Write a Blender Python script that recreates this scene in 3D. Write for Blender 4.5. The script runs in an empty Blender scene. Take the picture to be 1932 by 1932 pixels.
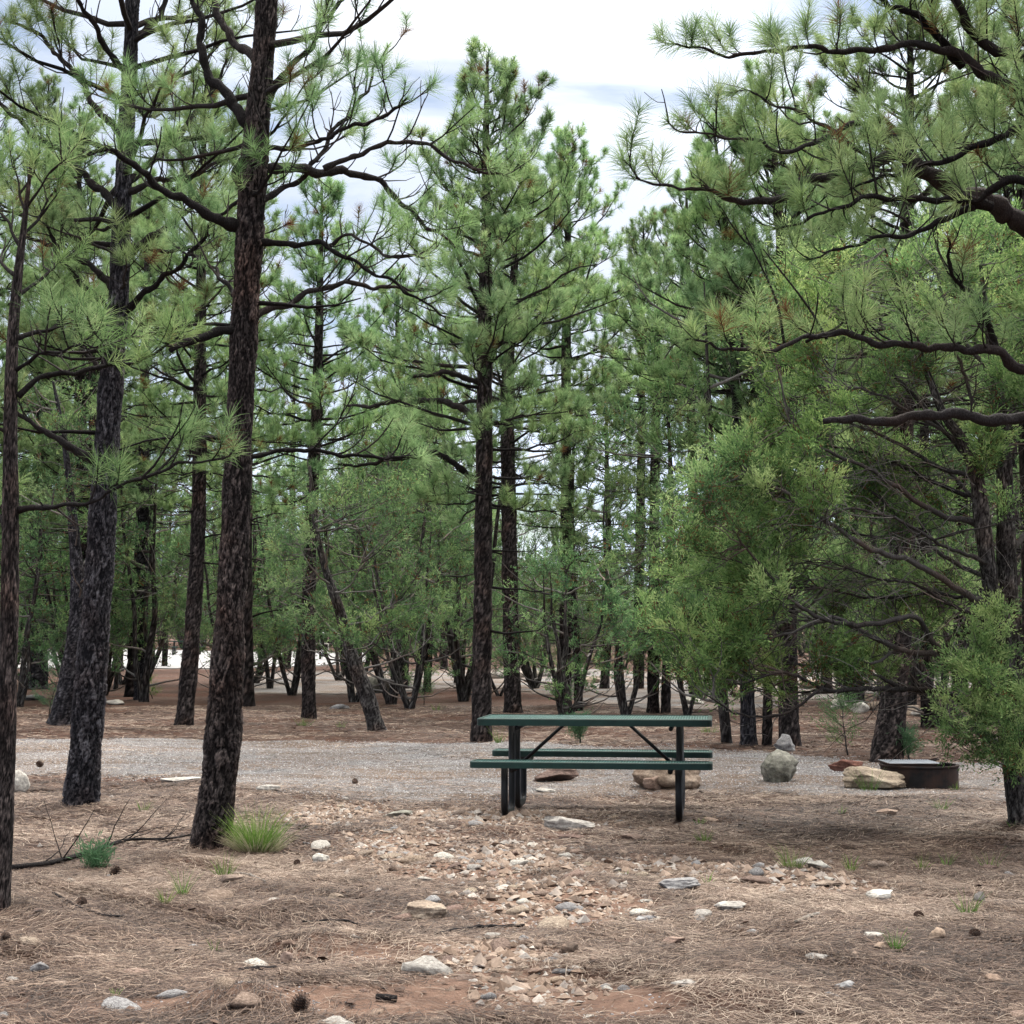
import bpy, bmesh, math, random
import numpy as np
R = math.radians
rng = np.random.default_rng(7)
random.seed(7)
scene = bpy.context.scene
col = scene.collection

# ------------------------------------------------------------------ camera geometry
FPX, CX, CY, HC = 3050.0, 966.0, 966.0, 1.36
PITCH = math.atan((1210 - 966) / FPX)
UPV = np.array([0, -math.sin(PITCH), math.cos(PITCH)])
FWV = np.array([0, math.cos(PITCH), math.sin(PITCH)])

def pdir(px, py):
    return np.array([1.0, 0, 0]) * (px - CX) / FPX + UPV * (CY - py) / FPX + FWV

def at(px, py, Y):
    d = pdir(px, py)
    return np.array([0, 0, HC]) + d * (Y / d[1])

HUMPS = [(-2.03, 10.9, .05, .3), (-3.64, 13.7, .05, .32), (-2.62, 8.27, .04, .2), (3.83, 12.1, .05, .35), (-1.05, 8.25, .07, .22), (-.86, 7.5, .08, .25), (-1.0, 6.15, .05, .2), (.75, 6.2, .07, .35), (.2, 8.9, .04, .3)]
def gz(x, y):
    x = np.asarray(x, float); y = np.asarray(y, float)
    near = 0.018 * np.sin(x * 1.3 + 0.7 * y) + 0.014 * np.sin(2.1 * y - 0.8 * x + 1.0) + 0.010 * np.sin(x * 3.1 + 1.2) * np.sin(y * 2.7)
    near = near + 0.007 * np.sin(x * 7.1 + 2 * np.sin(y * 3.3)) * np.sin(y * 6.3 + 1.5 * np.sin(x * 4.1))
    hk = 4.2
    hm = (np.sin(x * hk + 3 + 1.7 * np.sin(y * hk * .7 + 3)) + np.sin(y * hk * 1.3 + 2.1 * np.sin(x * hk * .6 + 6)) + .6 * np.sin((x + y) * hk * 2.3 + 3)) / 2.6
    near = near + .028 * np.clip(hm, 0, 1) * np.clip((14 - y) / 3, 0, 1)
    for hx, hy, ha, hr in HUMPS: near = near + ha * np.exp(-(((x - hx) / hr) ** 2 + ((y - hy) / hr / .8) ** 2))
    far = 0.0125 * np.clip(y - 37, 0, 95) + 0.06 * np.sin(x * .21 + .3) * np.clip((y - 25) / 40, 0, 1)
    hill = 0.02 * np.clip(y - 170, 0, 1000)
    return near * np.clip(1.6 - y / 40, .25, 1) + far + hill

def ground(px, py):
    d = pdir(px, py)
    Y = 5.0
    prev = None
    for _ in range(4000):
        p = np.array([0, 0, HC]) + d * (Y / d[1])
        h = p[2] - float(gz(p[0], p[1]))
        if h <= 0:
            if prev is not None:
                Y = prev + (Y - prev) * hp / (hp - h)
            p = np.array([0, 0, HC]) + d * (Y / d[1])
            p[2] = float(gz(p[0], p[1]))
            return p
        prev, hp = Y, h
        Y *= 1.004
    return p

# ------------------------------------------------------------------ mesh building
def nrm(v):
    v = np.asarray(v, float)
    return v / np.maximum(np.linalg.norm(v, axis=-1, keepdims=True), 1e-9)

class MB:
    def __init__(s):
        s.v = []; s.f3 = []; s.f4 = []; s.t = []; s.n = 0; s.fn = []
    def add(s, verts, quads=None, tris=None, tint=0.5):
        verts = np.asarray(verts, float).reshape(-1, 3)
        s.v.append(verts)
        s.t.append(np.broadcast_to(np.asarray(tint, float), (len(verts),)))
        if quads is not None and len(quads): s.f4.append(np.asarray(quads, np.int64) + s.n)
        if tris is not None and len(tris): s.f3.append(np.asarray(tris, np.int64) + s.n)
        s.n += len(verts)
    def build(s, name, mat, parent=None, origin=(0, 0, 0), smooth=True):
        V = np.concatenate(s.v) - np.asarray(origin, float)
        T = np.concatenate(s.t)
        f4 = np.concatenate(s.f4) if s.f4 else np.zeros((0, 4), np.int64)
        f3 = np.concatenate(s.f3) if s.f3 else np.zeros((0, 3), np.int64)
        me = bpy.data.meshes.new(name)
        me.vertices.add(len(V)); me.vertices.foreach_set('co', V.astype(np.float32).ravel())
        nl = len(f4) * 4 + len(f3) * 3
        me.loops.add(nl)
        me.loops.foreach_set('vertex_index', np.concatenate([f4.ravel(), f3.ravel()]).astype(np.int32))
        me.polygons.add(len(f4) + len(f3))
        ls = np.concatenate([np.arange(len(f4)) * 4, len(f4) * 4 + np.arange(len(f3)) * 3])
        me.polygons.foreach_set('loop_start', ls.astype(np.int32))
        me.update(calc_edges=True)
        me.polygons.foreach_set('use_smooth', np.full(len(f4) + len(f3), smooth, bool))
        a = me.attributes.new('tint', 'FLOAT', 'POINT')
        a.data.foreach_set('value', T.astype(np.float32))
        me.materials.append(mat)
        o = bpy.data.objects.new(name, me)
        col.objects.link(o)
        if parent is not None: o.parent = parent
        else: o.location = tuple(origin)
        return o

def tag(o, label, cat, group=None, kind=None):
    if label: o['label'] = label
    if cat: o['category'] = cat
    if group: o['group'] = group
    if kind: o['kind'] = kind
    return o

def empty(name, loc, label, cat, group=None):
    o = bpy.data.objects.new(name, None)
    o.empty_display_size = .1
    col.objects.link(o); o.location = tuple(float(c) for c in loc)
    return tag(o, label, cat, group)

def kids(o): return [c for c in bpy.data.objects if c.parent == o]

def dup(root, loc, rot=(0, 0, 0), scale=(1, 1, 1), label=None, group=None, children=None):
    r = root.copy(); col.objects.link(r)
    r.location = tuple(float(c) for c in loc); r.rotation_euler = rot; r.scale = scale
    if label: r['label'] = label
    if group: r['group'] = group
    for c in (children or []):
        k = c.copy(); col.objects.link(k); k.parent = r
    return r

def tube_arr(pts, rad, k=6, caps=True):
    pts = np.asarray(pts, float); n = len(pts)
    rad = np.broadcast_to(np.asarray(rad, float), (n,))
    t = np.gradient(pts, axis=0); t = nrm(t)
    a = np.array([0.0, 0, 1]) if abs(t[0][2]) < .9 else np.array([1.0, 0, 0])
    u = np.zeros((n, 3)); w = np.zeros((n, 3))
    cu = nrm(np.cross(t[0], a))
    for i in range(n):
        cu = nrm(cu - t[i] * np.dot(cu, t[i])); u[i] = cu
    w = np.cross(t, u)
    ang = np.arange(k) * 2 * np.pi / k
    V = pts[:, None] + rad[:, None, None] * (u[:, None] * np.cos(ang)[None, :, None] + w[:, None] * np.sin(ang)[None, :, None])
    i = np.arange(n - 1)[:, None] * k; j = np.arange(k)[None]; j2 = (j + 1) % k
    Q = np.stack([i + j, i + j2, i + k + j2, i + k + j], -1).reshape(-1, 4)
    V = V.reshape(-1, 3)
    T = []
    if caps:
        V = np.concatenate([V, pts[:1], pts[-1:]])
        c0, c1 = n * k, n * k + 1
        for q in range(k):
            T.append((c0, (q + 1) % k, q)); T.append((c1, (n - 1) * k + q, (n - 1) * k + (q + 1) % k))
    return V, Q, np.array(T) if T else None

def tube(mb, pts, rad, k=6, tint=.5, caps=True):
    V, Q, T = tube_arr(pts, rad, k, caps)
    mb.add(V, Q, T, tint)

def spline(ctrl, n):
    """Catmull-Rom through control rows (any columns), n samples per span."""
    c = np.asarray(ctrl, float)
    if len(c) == 2: 
        s = np.linspace(0, 1, n + 1)[:, None]; return c[0] * (1 - s) + c[1] * s
    c = np.vstack([2 * c[0] - c[1], c, 2 * c[-1] - c[-2]])
    out = []
    for i in range(1, len(c) - 2):
        s = np.linspace(0, 1, n, endpoint=False)[:, None]
        p0, p1, p2, p3 = c[i - 1], c[i], c[i + 1], c[i + 2]
        out.append(.5 * (2 * p1 + (p2 - p0) * s + (2 * p0 - 5 * p1 + 4 * p2 - p3) * s ** 2 + (3 * p1 - p0 - 3 * p2 + p3) * s ** 3))
    out.append(c[-2][None])
    return np.concatenate(out)

def resample(pts, step):
    pts = np.asarray(pts, float)
    L = np.concatenate([[0], np.cumsum(np.linalg.norm(np.diff(pts[:, :3], axis=0), axis=1))])
    n = max(3, int(L[-1] / step) + 1)
    s = np.linspace(0, L[-1], n)
    return np.stack([np.interp(s, L, pts[:, c]) for c in range(pts.shape[1])], 1), s

def hsh(a, b, k):
    x = np.sin(a * 127.1 + b * 311.7 + k * 74.7) * 43758.5453
    return x - np.floor(x)

def cells(u, v, ncell, seed):
    iu = np.floor(u); iv = np.floor(v)
    F1 = np.full(u.shape, 9.0); F2 = np.full(u.shape, 9.0); ID = np.zeros(u.shape)
    for du in (-1, 0, 1):
        for dv in (-1, 0, 1):
            cu = iu + du; cv = iv + dv
            cuw = np.mod(cu, ncell)
            px = cu + .05 + .9 * hsh(cuw, cv, seed); py = cv + .05 + .9 * hsh(cuw, cv, seed + 3)
            d = np.abs(u - px) * .9 + np.abs(v - py) * .75 + .15 * np.sqrt((u - px) ** 2 + (v - py) ** 2)
            idv = hsh(cuw, cv, seed + 7)
            m = d < F1
            F2 = np.where(m, F1, np.minimum(F2, d)); ID = np.where(m, idv, ID); F1 = np.where(m, d, F1)
    return F1, F2, ID

def bark_height(th, s, r, cw, ch, seed):
    """plates of bark: ragged stretched cells around the stem at two sizes; returns height 0..1 and a per-plate random"""
    nc = max(5, int(round(2 * np.pi * r / cw)))
    s = s + .03 * np.sin(th * 3 + s * 9) + .04 * np.sin(th * 5 - s * 4)
    wu = .32 * np.sin(s * 17 + seed + 2 * np.sin(s * 5.3)) + .16 * np.sin(s * 53 + th * 3) + .09 * np.sin(s * 131 - th * 7)
    wv = .25 * np.sin(th * 11 + seed) + .12 * np.sin(th * 29 + s * 20) + .06 * np.sin(th * 61)
    u = th / (2 * np.pi) * nc + wu; v = s / ch + wv
    F1, F2, ID = cells(u, v, nc, seed)
    e = np.clip((F2 - F1) / .3, 0, 1)
    n2c = nc * 2
    G1, G2, ID2 = cells(th / (2 * np.pi) * n2c + wu * 2.3, s / ch * 2.3 + wv, n2c, seed + 20)
    e2 = np.clip((G2 - G1) / .45, 0, 1)
    return e ** 1.3 * (.5 + .5 * e2) , np.clip(.55 * ID + .45 * ID2, 0, 1)

def trunk_mesh(mb, ctrl, step=.02, k=56, seed=1, depth=.011, cw=.036, ch=.13, rough=1.0):
    """ctrl rows: x y z r.  Trunk with modelled bark plates."""
    c, s = resample(spline(ctrl, 14), step)
    pts, rad = c[:, :3], c[:, 3].copy()
    n = len(pts)
    rad *= .93 * (1 + .035 * np.sin(s * 5.1 + seed) + .025 * np.sin(s * 11.3 + seed * 2))
    t = nrm(np.gradient(pts, axis=0))
    cu = nrm(np.cross(t[0], [0.0, 1, 0])); u = np.zeros((n, 3))
    for i in range(n):
        cu = nrm(cu - t[i] * np.dot(cu, t[i])); u[i] = cu
    w = np.cross(t, u)
    th = np.arange(k) * 2 * np.pi / k
    TH, S = np.meshgrid(th, s)
    rm = float(np.mean(rad[: max(3, n // 2)]))
    h, ID = bark_height(TH, S, rm, cw, ch, seed)
    fine = .5 + .5 * np.sin(TH * 23 + 5 * np.sin(S * 37) + seed) * np.sin(S * 61 + 3 * np.sin(TH * 9))
    flare = 1 + .2 * np.exp(-S / .09) * (1 + .4 * np.sin(TH * 4 + seed))
    dp = depth * np.clip(rad / .11, .25, 1.2)[:, None]
    RR = rad[:, None] * flare + dp * (h * (.55 + .8 * ID) - .6 + .22 * fine * rough)
    V = pts[:, None] + RR[..., None] * (u[:, None] * np.cos(th)[None, :, None] + w[:, None] * np.sin(th)[None, :, None])
    i = np.arange(n - 1)[:, None] * k; j = np.arange(k)[None]; j2 = (j + 1) % k
    Q = np.stack([i + j, i + j2, i + k + j2, i + k + j], -1).reshape(-1, 4)
    tint = np.clip(h * (.15 + .85 * ID) * (.55 + .6 * fine), 0, 1).ravel()
    V = np.concatenate([V.reshape(-1, 3), pts[-1:] + t[-1:] * .01]); tint = np.append(tint, .5)
    T = [(n * k, (n - 1) * k + q, (n - 1) * k + (q + 1) % k) for q in range(k)]
    mb.add(V, Q, T, tint)

# needles: a bottle-brush tuft per twig tip
def needles(mb, tp, td, n, L, W, rg, curved=False, a0=12, a1=80, shoot=.09):
    tp = np.asarray(tp); td = nrm(td); M = len(tp)
    if M == 0: return
    P = np.repeat(tp, n, 0); D = np.repeat(td, n, 0)
    tt = np.repeat(rg.uniform(0, 1, M), n)
    sz = np.repeat(rg.uniform(.55, 1.18, M), n)
    back = rg.uniform(0, 1, M * n) ** 1.3
    P = P - D * (back * shoot)[:, None]
    th = np.radians(a0 + (a1 - a0) * np.clip(back * .6 + rg.uniform(0, .6, M * n), 0, 1))
    q = nrm(np.cross(D, rg.normal(size=(M * n, 3))))
    d = D * np.cos(th)[:, None] + q * np.sin(th)[:, None]
    ln = L * sz * rg.uniform(.65, 1.1, M * n)
    side = nrm(np.cross(d, rg.normal(size=(M * n, 3)))) * (W / 2)
    tint = np.where(np.repeat(rg.uniform(0, 1, M) < .035, n), 0.0, np.clip(tt * .62 + rg.uniform(0, .38, M * n), .06, 1))
    if not curved:
        tip = P + nrm(d + [0, 0, -.08]) * ln[:, None]
        V = np.stack([P - side, P + side, tip], 1)
        mb.add(V, None, np.arange(M * n * 3).reshape(-1, 3), np.repeat(tint, 3))
    else:
        mid = P + d * (ln * .5)[:, None]
        tip = mid + nrm(d + [0, 0, -.22] + rg.normal(size=d.shape) * .08) * (ln * .5)[:, None]
        V = np.stack([P - side, P + side, mid - side * .9, mid + side * .9, tip], 1)
        b = np.arange(M * n)[:, None] * 5
        mb.add(V, b + np.array([[0, 1, 3, 2]]), b + np.array([[2, 3, 4]]), np.repeat(tint, 5))

def curve_pts(p, d, L, n, up, rg, wig=.12):
    pts = [np.array(p, float)]; d = nrm(d); st = L / (n - 1)
    for i in range(n - 1):
        d = nrm(d + np.array([0, 0, up]) / (n - 1) + rg.normal(size=3) * wig)
        pts.append(pts[-1] + d * st)
    return np.array(pts), d

def grow_pine(wood, tips, pts, rad, rg, t0=.3, gap=.14, sl=.55, bare=.12, k=4, up=.9, tmin=1, tmax=4, twr=.0055):
    """second- and third-order twigs along a limb; collects tuft tips"""
    pts = np.asarray(pts, float)
    L = np.concatenate([[0], np.cumsum(np.linalg.norm(np.diff(pts, axis=0), axis=1))]); LL = L[-1]
    tan = nrm(np.gradient(pts, axis=0))
    tips.append((pts[-1], tan[-1]))
    n = max(1, int(LL * (1 - t0) / gap))
    sgn = 1
    for i in range(n):
        t = t0 + (1 - t0) * (i + rg.uniform(.1, .9)) / n
        x = t * LL
        p = np.array([np.interp(x, L, pts[:, c]) for c in range(3)])
        d = nrm(np.array([np.interp(x, L, tan[:, c]) for c in range(3)]))
        h = nrm(np.cross(d, [0, 0, 1.0])) * sgn; sgn = -sgn
        dd = nrm(d * rg.uniform(.35, .8) + h * rg.uniform(.3, .9) + np.array([0, 0, rg.uniform(-.25, .5)]))
        l = sl * (1.15 - .75 * t) * rg.uniform(.5, 1.25)
        l = min(l, .6 * LL + .1)
        c, de = curve_pts(p, dd, l, 5, up, rg)
        r0 = twr * (.6 + .8 * l / max(sl, .01))
        tube(wood, c, np.linspace(r0, r0 * .55, 5), k, rg.uniform(.2, .6), caps=False)
        dead = rg.uniform() < bare * (1.6 - t)
        if not dead: tips.append((c[-1], de))
        for _ in range(rg.integers(tmin, tmax + 1)):
            s = rg.uniform(.25, .95); q = c[0] + 0
            fi = s * 4; a = int(fi); q = c[a] * (1 - fi + a) + c[min(a + 1, 4)] * (fi - a)
            d2 = nrm(nrm(c[min(a + 1, 4)] - c[a]) * .7 + rg.normal(size=3) * .5 + [0, 0, .3])
            c2, e2 = curve_pts(q, d2, l * rg.uniform(.25, .55) + .04, 4, up, rg)
            tube(wood, c2, np.linspace(r0 * .6, r0 * .4, 4), 3, rg.uniform(.2, .6), caps=False)
            if not dead: tips.append((c2[-1], e2))

def split_tips(tips):
    return np.array([a for a, _ in tips]), np.array([b for _, b in tips])

def limb(p, az, L, e0, e1, rg, n=8, wig=.07):
    pts = [np.array(p, float)]
    st = L / (n - 1)
    for i in range(n - 1):
        f = i / (n - 2); e = R(e0 + (e1 - e0) * f ** 1.3) + rg.normal() * wig
        az += rg.normal() * wig * 1.3
        pts.append(pts[-1] + st * np.array([math.cos(az) * math.cos(e), math.sin(az) * math.cos(e), math.sin(e)]))
    return np.array(pts)

def pine_crown(wood, tips, trunk, rg, z0, Lmax, dens=1.0, stubs=6, sl=.5, whorl=.38, k=5, profile=None, per=4, gap=.15):
    """whorls of limbs up a trunk (rows x y z r)"""
    zt = trunk[-1, 2]
    z = z0
    def tp(z): return np.array([np.interp(z, trunk[:, 2], trunk[:, c]) for c in range(4)])
    for _ in range(stubs):
        q = tp(rg.uniform(z0 * .45, z0 + .5)); az = rg.uniform(0, 6.28)
        l = rg.uniform(.15, 1.1)
        c = limb(q[:3] + [q[3] * .7 * math.cos(az), q[3] * .7 * math.sin(az), 0], az, l, rg.uniform(-15, 15), rg.uniform(-10, 30), rg, 5, .1)
        tube(wood, c, np.linspace(.012 + .008 * l, .004, 5), 4, .2)
        for _ in range(int(l * 5)):
            j = rg.integers(1, 4); c2, _d = curve_pts(c[j], nrm(c[j + 1] - c[j]) + rg.normal(size=3) * .5, rg.uniform(.1, .4), 4, .4, rg)
            tube(wood, c2, [.004, .0035, .003, .002], 3, .3, caps=False)
    while z < zt - .15:
        f = (z - z0) / (zt - z0)
        pl = profile(f) if profile else (min(1, .55 + f * 2.2) if f < .22 else 1.0 - .82 * ((f - .22) / .78) ** 1.15)
        nl = per + rg.integers(-1, 2); a0 = rg.uniform(0, 6.28)
        for j in range(int(round(nl * dens)) or 1):
            az = a0 + j * 6.283 / nl + rg.normal() * .3
            L = Lmax * pl * rg.uniform(.55, 1.12)
            zz = z + rg.uniform(-.12, .12); q = tp(min(zz, zt - .05))
            e0 = -8 + 52 * f + rg.normal() * 8; e1 = e0 + 22 + rg.normal() * 12
            c = limb(q[:3], az, L, e0, e1, rg, 9, .12)
            r0 = min(.006 + .0115 * L, q[3] * .5 + .003)
            tube(wood, c, np.linspace(r0, .004, len(c)) ** 1.0, k, rg.uniform(.1, .5), caps=False)
            grow_pine(wood, tips, c, None, rg, t0=.25 if L > 1 else .15, gap=gap, sl=sl * (.5 + .5 * pl), k=3)
        z += whorl * rg.uniform(.75, 1.25) * (1 - .35 * f)
    tips.append((trunk[-1, :3], np.array([0, 0, 1.0])))

# ------------------------------------------------------------------ materials
def new_mat(name):
    m = bpy.data.materials.new(name); m.use_nodes = True
    nt = m.node_tree; nt.nodes.clear()
    out = nt.nodes.new('ShaderNodeOutputMaterial')
    return m, nt, out

class N:
    def __init__(s, nt): s.nt = nt
    def __call__(s, typ, inputs=None, **kw):
        n = s.nt.nodes.new('ShaderNode' + typ)
        for k_, v in kw.items(): setattr(n, k_, v)
        for k_, v in (inputs or {}).items():
            if isinstance(v, bpy.types.NodeSocket): s.nt.links.new(v, n.inputs[k_])
            else: n.inputs[k_].default_value = v
        return n
    def ramp(s, fac, stops, interp='LINEAR'):
        n = s.nt.nodes.new('ShaderNodeValToRGB'); n.color_ramp.interpolation = interp
        e = n.color_ramp.elements
        while len(e) < len(stops): e.new(0.5)
        for i, (p, c) in enumerate(stops): e[i].position = p; e[i].color = (*c, 1) if len(c) == 3 else c
        s.nt.links.new(fac, n.inputs[0]); return n.outputs[0]
    def mix(s, f, a, b, mode='MIX'):
        n = s.nt.nodes.new('ShaderNodeMix'); n.data_type = 'RGBA'; n.blend_type = mode
        for i, v in ((0, f), (6, a), (7, b)):
            if isinstance(v, bpy.types.NodeSocket): s.nt.links.new(v, n.inputs[i])
            else: n.inputs[i].default_value = v if i == 0 or len(v) == 4 else (*v, 1)
        return n.outputs[2]
    def math(s, op, a, b=0.0, c=None):
        n = s.nt.nodes.new('ShaderNodeMath'); n.operation = op
        for i, v in enumerate((a, b) if c is None else (a, b, c)):
            if isinstance(v, bpy.types.NodeSocket): s.nt.links.new(v, n.inputs[i])
            else: n.inputs[i].default_value = v
        return n.outputs[0]

def leaf_mat(name, dark, light, tipc, trans=.3, rough=.65, spec=.05):
    m, nt, out = new_mat(name); n = N(nt)
    at_ = n('Attribute', attribute_name='tint')
    oi = n('ObjectInfo')
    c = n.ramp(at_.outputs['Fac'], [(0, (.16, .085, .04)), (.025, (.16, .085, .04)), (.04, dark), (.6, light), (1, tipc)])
    geo = n('NewGeometry')
    ns = n('TexNoise', {'Vector': geo.outputs['Position'], 'Scale': .9, 'Detail': 2.0})
    c = n.mix(n.ramp(ns.outputs[0], [(.35, (0, 0, 0)), (.65, (1, 1, 1))]), n.mix(1, c, (.82, .86, .9), 'MULTIPLY'), n.mix(1, c, (1.12, 1.1, .98), 'MULTIPLY'))
    hv = n('HueSaturation', {'Color': c, 'Hue': n.math('MULTIPLY_ADD', oi.outputs['Random'], .024, .488),
                             'Value': n.math('MULTIPLY_ADD', oi.outputs['Random'], .3, .85)})
    b = n('BsdfPrincipled', {'Base Color': hv.outputs[0], 'Roughness': rough, 'Specular IOR Level': spec})
    t = n('BsdfTranslucent', {'Color': hv.outputs[0]})
    mx = n('MixShader', {0: trans, 1: b.outputs[0], 2: t.outputs[0]})
    nt.links.new(mx.outputs[0], out.inputs[0])
    return m

def bark_mat(name, crack, plate, high, warm, sc=1.0):
    m, nt, out = new_mat(name); n = N(nt)
    tc = n('TexCoord'); at_ = n('Attribute', attribute_name='tint')
    mp = n('Mapping', {'Vector': tc.outputs['Object'], 'Scale': (55 * sc, 55 * sc, 20 * sc)})
    v = n('TexVoronoi', {'Vector': mp.outputs[0], 'Scale': 1.0}, feature='DISTANCE_TO_EDGE')
    n1 = n('TexNoise', {'Vector': mp.outputs[0], 'Scale': 2.2, 'Detail': 6.0, 'Roughness': .65})
    n2 = n('TexNoise', {'Vector': tc.outputs['Object'], 'Scale': 2.3, 'Detail': 3.0})
    n3 = n('TexNoise', {'Vector': tc.outputs['Object'], 'Scale': 9.0, 'Detail': 4.0})
    f = n.math('MULTIPLY_ADD', n1.outputs[0], .8, -.36)
    f = n.math('ADD', f, at_.outputs['Fac'])
    c = n.ramp(f, [(.12, crack), (.45, plate), (1.0, high)])
    c = n.mix(n.ramp(n2.outputs[0], [(.5, (0, 0, 0)), (.64, (.8, .8, .8))]), c, n.mix(1, c, warm, 'MULTIPLY'))
    c = n.mix(n.ramp(n3.outputs[0], [(.56, (0, 0, 0)), (.7, (.6, .6, .6))]), c, n.mix(1, c, (1.7, 1.75, 1.8), 'MULTIPLY'))
    hgt = n.math('MULTIPLY_ADD', v.outputs[0], .8, n.math('MULTIPLY', n1.outputs[0], .6))
    bp = n('Bump', {'Height': hgt, 'Strength': 1.0, 'Distance': .012})
    b = n('BsdfPrincipled', {'Base Color': c, 'Roughness': .9, 'Specular IOR Level': .1, 'Normal': bp.outputs[0]})
    nt.links.new(b.outputs[0], out.inputs[0])
    return m

def rock_mat(name, c1, c2, c3, lich=None, sc=6.0):
    m, nt, out = new_mat(name); n = N(nt)
    tc = n('TexCoord'); oi = n('ObjectInfo')
    ad = n('VectorMath', {0: tc.outputs['Object'], 1: oi.outputs['Location']}, operation='ADD')
    n1 = n('TexNoise', {'Vector': ad.outputs[0], 'Scale': sc, 'Detail': 8.0, 'Roughness': .62})
    n2 = n('TexNoise', {'Vector': ad.outputs[0], 'Scale': sc * 8, 'Detail': 6.0, 'Roughness': .7})
    c = n.ramp(n1.outputs[0], [(.3, c1), (.5, c2), (.7, c3)])
    c = n.mix(.55, c, n.ramp(n2.outputs[0], [(.3, (.25, .25, .25)), (.55, (.9, .9, .9)), (.75, (1.4, 1.35, 1.3))]), 'MULTIPLY')
    if lich:
        c = n.mix(n.ramp(n2.outputs[0], [(.55, (0, 0, 0)), (.62, (.7, .7, .7))]), c, lich)
    c = n('HueSaturation', {'Color': c, 'Value': n.math('MULTIPLY_ADD', oi.outputs['Random'], .5, .75), 'Hue': n.math('MULTIPLY_ADD', oi.outputs['Random'], .03, .485)}).outputs[0]
    bp = n('Bump', {'Height': n.math('ADD', n1.outputs[0], n.math('MULTIPLY', n2.outputs[0], .35)), 'Strength': .6, 'Distance': .02})
    b = n('BsdfPrincipled', {'Base Color': c, 'Roughness': .88, 'Specular IOR Level': .3, 'Normal': bp.outputs[0]})
    nt.links.new(b.outputs[0], out.inputs[0])
    return m

def tint_mat(name, stops, rough=.8, bump=0, spec=.3, nscale=40):
    m, nt, out = new_mat(name); n = N(nt)
    at_ = n('Attribute', attribute_name='tint')
    c = n.ramp(at_.outputs['Fac'], stops)
    geo = n('NewGeometry')
    ns = n('TexNoise', {'Vector': geo.outputs['Position'], 'Scale': nscale, 'Detail': 3.0})
    c = n.mix(.6, c, n.ramp(ns.outputs[0], [(.3, (.6, .6, .6)), (.7, (1.25, 1.25, 1.25))]), 'MULTIPLY')
    b = n('BsdfPrincipled', {'Base Color': c, 'Roughness': rough, 'Specular IOR Level': spec})
    if bump:
        bp = n('Bump', {'Height': ns.outputs[0], 'Strength': bump, 'Distance': .01}); nt.links.new(bp.outputs[0], b.inputs['Normal'])
    nt.links.new(b.outputs[0], out.inputs[0])
    return m

M = {}
M['needle'] = leaf_mat('pine_needles_green', (.085, .16, .07), (.27, .395, .18), (.48, .57, .30), .48)
M['needle_near'] = leaf_mat('pine_needles_light', (.07, .14, .055), (.22, .335, .14), (.42, .51, .26), .4)
M['juniper'] = leaf_mat('juniper_bright', (.035, .09, .035), (.235, .39, .14), (.46, .58, .25), .45, .6, .12)
M['juniper_shaded'] = leaf_mat('juniper_shade_green', (.035, .085, .04), (.15, .265, .11), (.31, .425, .19), .42, .6, .12)  # juniper foliage with the shade of the back trees put into the green
M['sapling'] = leaf_mat('sapling_bluegreen', (.07, .16, .09), (.10, .19, .10), (.18, .28, .16), .35)
M['grass'] = leaf_mat('grass_blades', (.06, .12, .03), (.14, .25, .055), (.36, .42, .17), .35)
M['drygrass'] = leaf_mat('dry_grass', (.2, .18, .12), (.33, .31, .22), (.5, .46, .34), .3)
M['bark'] = bark_mat('ponderosa_bark', (.006, .005, .005), (.04, .033, .032), (.16, .13, .12), (1.3, 1.03, .9))
M['bark_gray'] = bark_mat('grey_bark', (.007, .007, .009), (.045, .042, .047), (.17, .165, .18), (1.15, 1.0, .92))
M['limb'] = bark_mat('limb_bark', (.008, .007, .007), (.024, .021, .021), (.09, .078, .075), (1.2, 1.0, .9), 1.3)
M['jbark'] = bark_mat('juniper_bark', (.014, .012, .012), (.07, .064, .062), (.24, .225, .21), (1.25, 1.0, .88), 1.3)
M['deadwood'] = bark_mat('dead_wood', (.08, .07, .06), (.2, .18, .16), (.4, .37, .34), (1.1, 1, .9), 1.3)
M['rock_tan'] = rock_mat('rock_tan', (.11, .08, .06), (.25, .19, .145), (.41, .34, .27))
M['rock_white'] = rock_mat('rock_pale', (.22, .20, .18), (.40, .37, .33), (.56, .53, .48))
M['rock_brown'] = rock_mat('rock_brown', (.07, .05, .04), (.19, .13, .1), (.33, .25, .2))
M['rock_red'] = rock_mat('rock_red', (.09, .035, .03), (.17, .07, .055), (.24, .12, .1))
M['rock_lichen'] = rock_mat('rock_lichen', (.04, .038, .033), (.21, .20, .165), (.42, .40, .34), (.11, .12, .08), 9.0)
M['rock_grey'] = rock_mat('rock_grey', (.10, .095, .095), (.22, .21, .21), (.38, .37, .36))
M['rock_rose'] = rock_mat('rock_rose', (.12, .08, .06), (.27, .185, .14), (.41, .31, .245))
M['cone'] = tint_mat('cone_scales', [(0, (.02, .012, .01)), (1, (.11, .065, .045))])
M['litter'] = tint_mat('needle_litter', [(0, (.010, .006, .005)), (.38, (.075, .045, .033)), (.7, (.20, .137, .10)), (1, (.42, .335, .26))], .7, 0, .3, 3)
M['pebble'] = tint_mat('loose_pebbles', [(0, (.07, .048, .036)), (.3, (.20, .138, .10)), (.6, (.31, .23, .175)), (.8, (.25, .225, .205)), (1, (.48, .42, .36))], .85)
M['gravel_bits'] = tint_mat('gravel_bits', [(0, (.09, .083, .083)), (.4, (.24, .228, .23)), (.8, (.41, .395, .39)), (1, (.62, .59, .56))], .85)

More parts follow.
